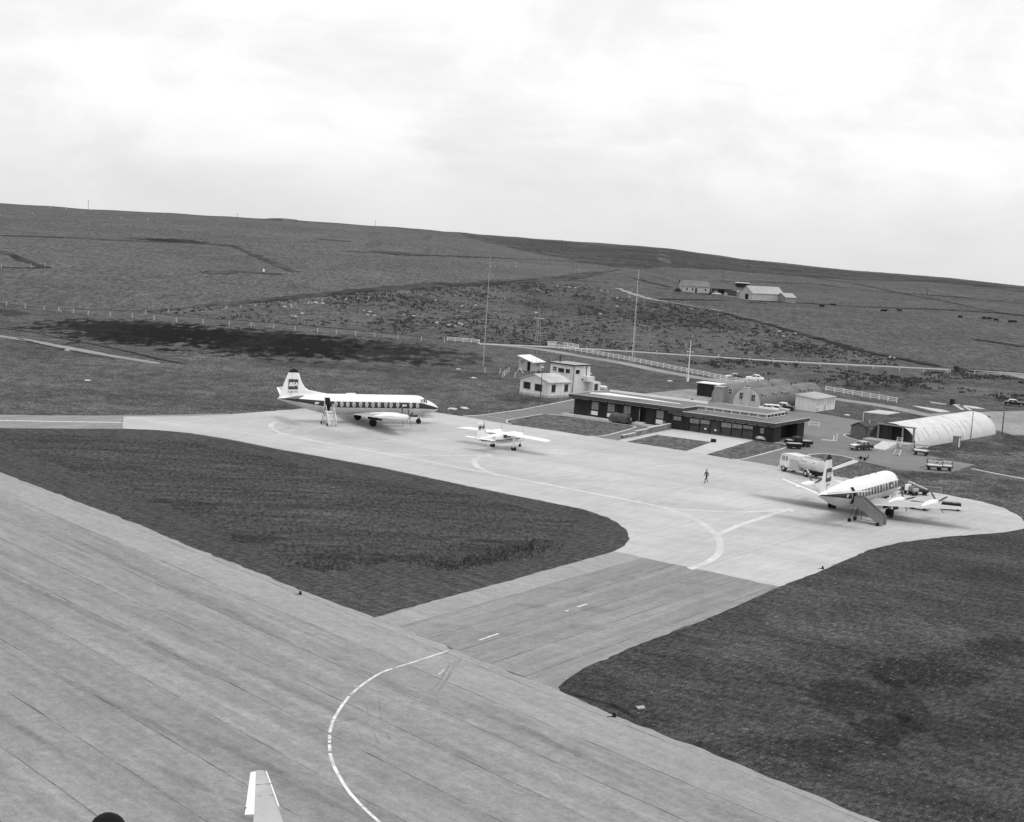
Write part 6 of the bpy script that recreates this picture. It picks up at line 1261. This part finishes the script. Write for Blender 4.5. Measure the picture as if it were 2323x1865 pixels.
MB().tube((-1.15, 0, 12.2), (1.15, 0, 12.2), .05).build('cross_arm', frame_m, LM); MB().tube((0, 0, 12.2), (0, 0, 14.2), .04).build('top_spike', mm, LM)
for x in (-.8, .2): MB().tube((x, 0, 12.2), (x, 0, 13.4), .03).build('aerial', mm, LM)
box('lamp', frame_m, LM, -1.0, -.4, -.1, .1, 13.3, 13.5); box('lamp', black, LM, .35, .6, -.1, .1, 13.2, 13.5)
p = gp(1560.2, 866); FP = thing('flagpole', 'white flagpole with a cross yard on the grass by the access road', 'flagpole', (p.x, p.y, 0), R(-8))
MB().tube((0, 0, .5), (0, 0, 9.1), .14, .07, 10).build('pole', white, FP); MB().tube((-.85, 0, 6.6), (.85, 0, 6.6), .05).build('yard', white, FP); box('base', white, FP, -.25, .25, -.2, .2, 0, .6); MB().tube((-.45, 0, .75), (.45, 0, .75), .06).build('cleat_bar', white, FP)
MB().tube((.15, 0, 9.1), (.2, 0, 9.9), .02).build('vane_rod', grey, FP); MB().wheel((.3, 0, 10.0), .12, .4).build('wind_vane', frame_m, FP)
p = gp(1231.7, 900); LP = thing('lamp_post', 'dark lamp post with a white lamp head against the tower annexe', 'lamp post', (p.x - .5, p.y - 1.6, 0), 0)
MB().tube((0, 0, 0), (0, 0, 5.6), .07, .05).build('pole', rust, LP); box('lamp_head', white, LP, -.3, .3, -.12, .12, 5.6, 5.78); box('arm', rust, LP, -.2, .2, -.05, .05, 5.5, 5.6)
def utility(px, h, lab):
    p = tp(*px); t = thing('utility_pole', lab, 'pole', (p.x, p.y, p.z), 0); MB().tube((0, 0, -.3), (0, 0, h), .16, .11, 6).build('pole', rust, t); MB().beam((-.9, 0, h - .5), (.9, 0, h - .5), .12, .12).build('crossarm', rust, t)
for px, h, lab in (((200, 475), 7.5, 'utility pole on the ridge, farthest along the higher end'), ((538, 497), 4.5, 'small utility pole on the hill skyline between the ridge pole and the mound'), ((851, 513.5), 5, 'utility pole on the skyline beyond the mound'), ((1273, 568), 8.5, 'utility pole below the moor edge on the pasture boundary'), ((1697, 614), 9, 'utility pole on the pasture above the farm'), ((1639, 640), 7.5, 'utility pole just behind the farm sheds'), ((2103, 672), 5, 'lone utility pole on the far pasture beyond the cattle')): utility(px, h, lab)
# mound on the skyline
p = tp(645, 502); MD = MB(); rings = []
for k, (r_, z_) in enumerate(((24, -.8), (17, .9), (9, 1.9), (3, 2.2))): rings.append([(r_ * math.cos(2 * math.pi * i / 16), r_ * .6 * math.sin(2 * math.pi * i / 16), z_) for i in range(16)])
mo = MD.loft(rings, True).build('burial_mound', g_hill2, None, smooth=60, kind='structure'); mo.location = (p.x, p.y, p.z)

# ------------------------------------------------------------------ farm
def gable(name, label, px, rz, L, W, h, rh, wallm, roofm, doors=(), wins=(), cat='farm building', chims=(), gable_door=None):
    p = tp(*px); t = thing(name, label, cat, (p.x, p.y, p.z - .2), rz)
    MB().prism([(0, 0), (W, 0), (W, h), (W / 2, h + rh), (0, h)], 0, L, 'x').build('wall', wallm, t)
    rf = MB(); e = .25
    for sg in (0, 1):
        ya, yb = (W / 2, -e) if sg == 0 else (W / 2, W + e); zb = h - rh * e / (W / 2)
        rf.add([(-e, ya, h + rh + .12), (L + e, ya, h + rh + .12), (L + e, yb, zb + .12), (-e, yb, zb + .12), (-e, ya, h + rh), (L + e, ya, h + rh), (L + e, yb, zb), (-e, yb, zb)], [(0, 1, 2, 3), (7, 6, 5, 4), (0, 4, 5, 1), (1, 5, 6, 2), (2, 6, 7, 3), (3, 7, 4, 0)])
    r = rf.build('roof', roofm, t)
    for x in chims: box('chimney', stone, r, x - .45, x + .45, W / 2 - .35, W / 2 + .35, h + rh - .3, h + rh + 1.0)
    for x in wins:
        w_ = box('window', frame_m, t, x - .5, x + .5, -.08, .02, .9, 2.3); box('pane', glass, w_, x - .4, x + .4, -.1, -.06, 1.0, 2.2)
    for x in doors: box('door', rust, t, x - .5, x + .5, -.1, .02, .1, 2.2)
    if gable_door: box('door', dark, t, -.06, .02, *gable_door)
    return t
gable('farm_cottage', 'pale single storey cottage with dark windows at the farm', (1548, 661.5), R(14), 13.5, 6.5, 3.0, 2.6, M('cottage_wall', .40, ((.5, .1, 3),)), slate, (6.8,), (2.2, 5.0, 11.5, 14.0), 'cottage', (1.0, 7.5))
gable('stone_shed', 'dark stone farm shed joined beyond the cottage', (1604, 664), R(4), 12, 6, 2.6, 2.2, dstone, M('shed_roof', .11), (2.5,))
gable('stone_shed', 'dark stone farm shed with a shallow roof nearest the white barn', (1634, 668), R(2), 8, 6, 2.4, 1.9, dstone, M('shed_roof', .11))
gable('white_barn', 'large pale barn with a tin roof and a dark gable door', (1706, 681.5), R(30), 19, 10, 3.6, 3.2, M('barn_wall', .42, ((.4, .08, 3),)), tin, gable_door=(3.0, 5.4, .1, 3.0))
gable('barn_annexe', 'small grey lean-to byre at the far end of the pale barn', (1781, 687), R(30), 6.5, 7, 2.8, 1.8, M('annexe_wall', .26), M('annexe_roof', .36))
p = tp(1668, 652); OS = thing('open_shed', 'small open shed with a flat white roof behind the barn', 'shed', (p.x, p.y, p.z), R(-6))
MB().box(0, 8, 0, 5, 2.6, 2.85).build('roof', white, OS); box('back_wall', dstone, OS, 0, 8, 4.6, 5, 0, 2.6)
for x in (.2, 3.9, 7.6): box('post', rust, OS, x - .12, x + .12, .1, .3, 0, 2.6)
p = tp(1668, 663); SP = thing('scrap_sheets', 'heap of bright white sheets lying between the farm sheds', 'heap', (p.x, p.y, p.z), 0)
MB().beam((-4, 0, 2.4), (0, 0, .8), .9, .15).build('sheet', white, SP); MB().beam((-1.5, 1, .5), (3.5, 1, 1.0), 1.0, .15).build('sheet', white, SP); MB().beam((-2, -.5, .3), (1.5, -.5, .3), 1.2, .4).build('sheet', white, SP)
p = tp(1626, 669); car('white car parked in the farmyard', None, R(-20), 4.1, loc=p, z=p.z); p = tp(1644, 670); car('pale car beside a dark trailer in the farmyard', None, R(60), 3.7, low=lgrey, loc=p, z=p.z)
p = tp(1636, 669); FT = thing('farm_trailer', 'dark box trailer in the farmyard', 'trailer', (p.x, p.y, p.z), R(-10)); box('body', dark, FT, -1.6, 1.6, -1, 1, .6, 2.6)
for y in (-1, 1): MB().wheel((0, y, .5), .5, .25).build('wheel', tyre, FT)
for px, lab, s_ in (((1538, 662), 'dark bush at the corner of the cottage', 1.0), ((1548, 646), 'pale bush behind the cottage', 1.3), ((1606, 668), 'low grey bush in front of the cottage', .9)):
    p = tp(*px); t = thing('bush', lab, 'bush', (p.x, p.y, p.z), random.random()); q = rng.normal(0, 1, (160, 3)); q /= np.linalg.norm(q, axis=1)[:, None]; q *= rng.uniform(.6, 1, (160, 1)); mb = MB()
    for a, b, c in q:
        o_ = Vector((a * 1.8, b * 1.3, abs(c) * 1.5 + .2)) * s_; d1, d2 = Vector(rng.normal(0, .28, 3)), Vector(rng.normal(0, .28, 3)); mb.add([o_, o_ + d1, o_ + d1 + d2, o_ + d2], [(0, 1, 2, 3)])
    mb.build('foliage', g_rough if s_ > 1 else g_moor, t, flip=False); MB().tube((0, 0, 0), (0, 0, .8), .1, .05, 6).build('stem', rust, t)
# ---- animals
def sheep_mesh():
    mb = MB()
    mb.loft([[(x, ry * math.cos(2 * math.pi * i / 10), z_ + rz_ * math.sin(2 * math.pi * i / 10)) for i in range(10)] for x, z_, ry, rz_ in ((-.62, .62, .08, .12), (-.5, .64, .26, .28), (-.1, .66, .32, .33), (.3, .66, .29, .31), (.5, .70, .18, .22), (.58, .74, .11, .15))], mi=0)
    mb.loft([[(x, ry * math.cos(2 * math.pi * i / 8), z_ + rz_ * math.sin(2 * math.pi * i / 8)) for i in range(8)] for x, z_, ry, rz_ in ((.55, .76, .10, .12), (.68, .74, .10, .12), (.82, .60, .06, .07), (.86, .57, .02, .03))], mi=1)
    for x in (-.38, .32):
        for y in (-.15, .15): mb.tube((x, y, .42), (x + .02, y, 0), .05, .035, 6, 1)
    for y in (-.09, .09): mb.tube((.62, y, .84), (.56, y * 2.0, .80), .035, .015, 5, 1)
    return mb.build('sheep', [fleece, lgrey], smooth=60)
sh0 = sheep_mesh(); first = [True]
def sheep(px, lab, grp):
    p = tp(*px); o = sh0 if first[0] else sh0.copy()
    if not first[0]: COL.objects.link(o)
    first[0] = False; o.location = p; o.rotation_euler = (0, 0, random.uniform(0, 6.28)); o.scale = (random.uniform(.8, 1.0),) * 3; tag(o, lab, 'sheep', grp)
hill_sheep = [(74, 486), (252, 497), (275, 497), (335, 500), (358, 493), (371, 490), (113, 473), (150, 476), (186, 484), (1112, 607), (1123, 606), (1153, 609), (1171, 600), (1171, 608), (1314, 613)]
def flock(lst, lab, grp):
    for q in lst: sheep(q, lab, grp)
flock(hill_sheep[:9], 'white sheep grazing just below the hill skyline', 'sheep below the skyline'); flock(hill_sheep[9:14], 'white sheep grazing on the smooth pasture behind the thin dark mast', 'sheep behind the mast')
sheep(hill_sheep[14], 'single white sheep on the pasture between the two tall masts', None)
flock([(646, 701), (660, 697), (661, 702)], 'white sheep in the little trio at the hill foot end of the rushes', 'trio at the hill foot'); flock([(699, 693), (707, 692), (714, 690), (718, 692)], 'white sheep in the row of four under the hill boundary', 'row of four sheep')
sheep((732, 693), 'white sheep at the end of the row under the hill boundary, a little apart', None); flock([(686, 716), (661, 721), (670, 723)], 'white sheep lying among the rushes just above the wire fence', 'sheep above the wire fence')
flock([(825, 709), (839, 712), (834, 719), (849, 720)], 'white sheep in the loose group of four amid the rush clumps', 'loose group of four sheep'); flock([(917, 718), (939, 721)], 'white sheep of the pair in the middle of the rushes', 'pair of sheep in the rushes'); sheep((988, 685), 'lone white sheep high in the rushes below the hill boundary', None)
flock([(991, 737), (1018, 742), (1033, 745), (1042, 738), (1048, 741)], 'white sheep close above the short rail fence', 'sheep above the rail fence'); flock([(1048, 699), (1079, 696)], 'white sheep resting in the rushes beside the thin dark mast', 'sheep beside the mast')
flock([(1219, 661), (1264, 652), (1290, 655), (1305, 657)], 'white sheep at the top corner of the rushy field', 'sheep at the top corner'); flock([(1364, 662), (1378, 664), (1427, 676), (1400, 679), (1399, 699), (1362, 716)], 'white sheep in the rushes beside the farm track end', 'sheep by the farm track')
flock([(1804, 760), (1777, 767), (1768, 756)], 'white sheep by the dark dyke of the far pasture', 'sheep by the dyke')
sheep((152, 801), 'lone white sheep on the grass below the track', None); sheep((2019, 815), 'white ewe by the dyke at the road end of the far pasture', None); sheep((2028, 816), 'white lamb close beside the ewe at the road end dyke', None)
def cow():
    mb = MB()
    mb.loft([[(x, ry * math.cos(2 * math.pi * i / 10), z_ + rz_ * math.sin(2 * math.pi * i / 10)) for i in range(10)] for x, z_, ry, rz_ in ((-1.0, 1.05, .12, .2), (-.9, 1.02, .34, .38), (-.2, .98, .42, .44), (.5, 1.0, .36, .42), (.85, 1.12, .2, .28), (1.1, 1.2, .14, .18), (1.25, 1.15, .13, .15), (1.5, .98, .08, .09))])
    for x in (-.75, .6):
        for y in (-.22, .22): mb.tube((x, y, .75), (x - .04, y, .4), .11, .07, 6); mb.tube((x - .04, y, .4), (x, y, 0), .065, .06, 6)
    mb.tube((-1.0, 0, 1.15), (-1.1, 0, .5), .04, .03, 5)
    return mb.build('cow', hide, smooth=60)
cw0 = cow()
for i, q in enumerate([(1864, 699), (1890, 696), (2005, 709), (2040, 709), (2178, 723), (2232, 726), (2244, 727), (2259, 730), (2292, 734), (2301, 734)]):
    p = tp(*q); o = cw0 if i == 0 else cw0.copy()
    if i: COL.objects.link(o)
    o.location = p; o.rotation_euler = (0, 0, random.uniform(-.5, .5) + (math.pi if i % 2 else 0)); o.scale = (1.1,) * 3 if i != 2 else (1.5, 1.1, 1.1); tag(o, ['black cow grazing nearest the pale barn', 'black cow grazing just beyond the barn annexe', 'large black cow grazing alone in mid pasture', 'black cow facing away beside the large one', 'black cow grazing alone between the pairs and the far herd'][i] if i < 5 else ('black cow in the close trio on the far pasture' if i < 8 else 'black cow of the farthest pair on the pasture'), 'cow', 'black cattle on the far pasture')
p = tp(556, 0 + 618) if False else tp(598, 617); CA = thing('stone_cairn', 'small white marker stone below the hill ditch', 'stone', (p.x, p.y, p.z), 0); MB().loft([[(r_ * math.cos(2 * math.pi * i / 7), r_ * .7 * math.sin(2 * math.pi * i / 7), z_) for i in range(7)] for r_, z_ in ((.42, 0), (.38, .45), (.28, .95), (.1, 1.25))]).build('marker', white, CA)
# dark pile by the country road, boulders and white bits on the grass
p = tp(2174, 846); BS = thing('bush', 'dark bush leaning over the country road', 'bush', (p.x, p.y, p.z), 0); mb = MB()
for a, b, c in rng.normal(0, .5, (150, 3)): o_ = Vector((a * 1.6, b, abs(c) * 1.6)); d1, d2 = Vector(rng.normal(0, .3, 3)), Vector(rng.normal(0, .3, 3)); mb.add([o_, o_ + d1, o_ + d1 + d2, o_ + d2], [(0, 1, 2, 3)])
mb.build('foliage', rush_m, BS, flip=False)
for px, s_, lab in (((1027, 929), .55, 'pale boulder on the grass beyond the airliner nose'), ((1053, 926.5), .5, 'flat white slab on the grass by the kerb corner'), ((1338, 848), .35, 'white stone on the grass behind the control tower'), ((1520, 865), .4, 'white stone on the grass near the flagpole'), ((199, 864), .4, 'white stone on the open grass beyond the far taxiway'), ((1600, 898), .5, 'white scrap on the ground before the lean-to'), ((1922, 942), .35, 'white slab on the grass behind the hangar'), ((1075, 858), .4, 'pale stone near the radio mast foot'), ((1040, 838), .35, 'white flake on the rough grass above the mast foot')):
    p = gp(*px); rr_ = random.Random(px[0]); tag(MB().loft([[(k * s_ * 1.6 * math.cos(2 * math.pi * i / 8) * rr_.uniform(.8, 1.2), k * s_ * math.sin(2 * math.pi * i / 8) * rr_.uniform(.8, 1.2), z_ * s_) for i in range(8)] for k, z_ in ((1, 0), (.95, .25), (.5, .5))]).build('boulder', kerb_m), lab, 'stone').location = p
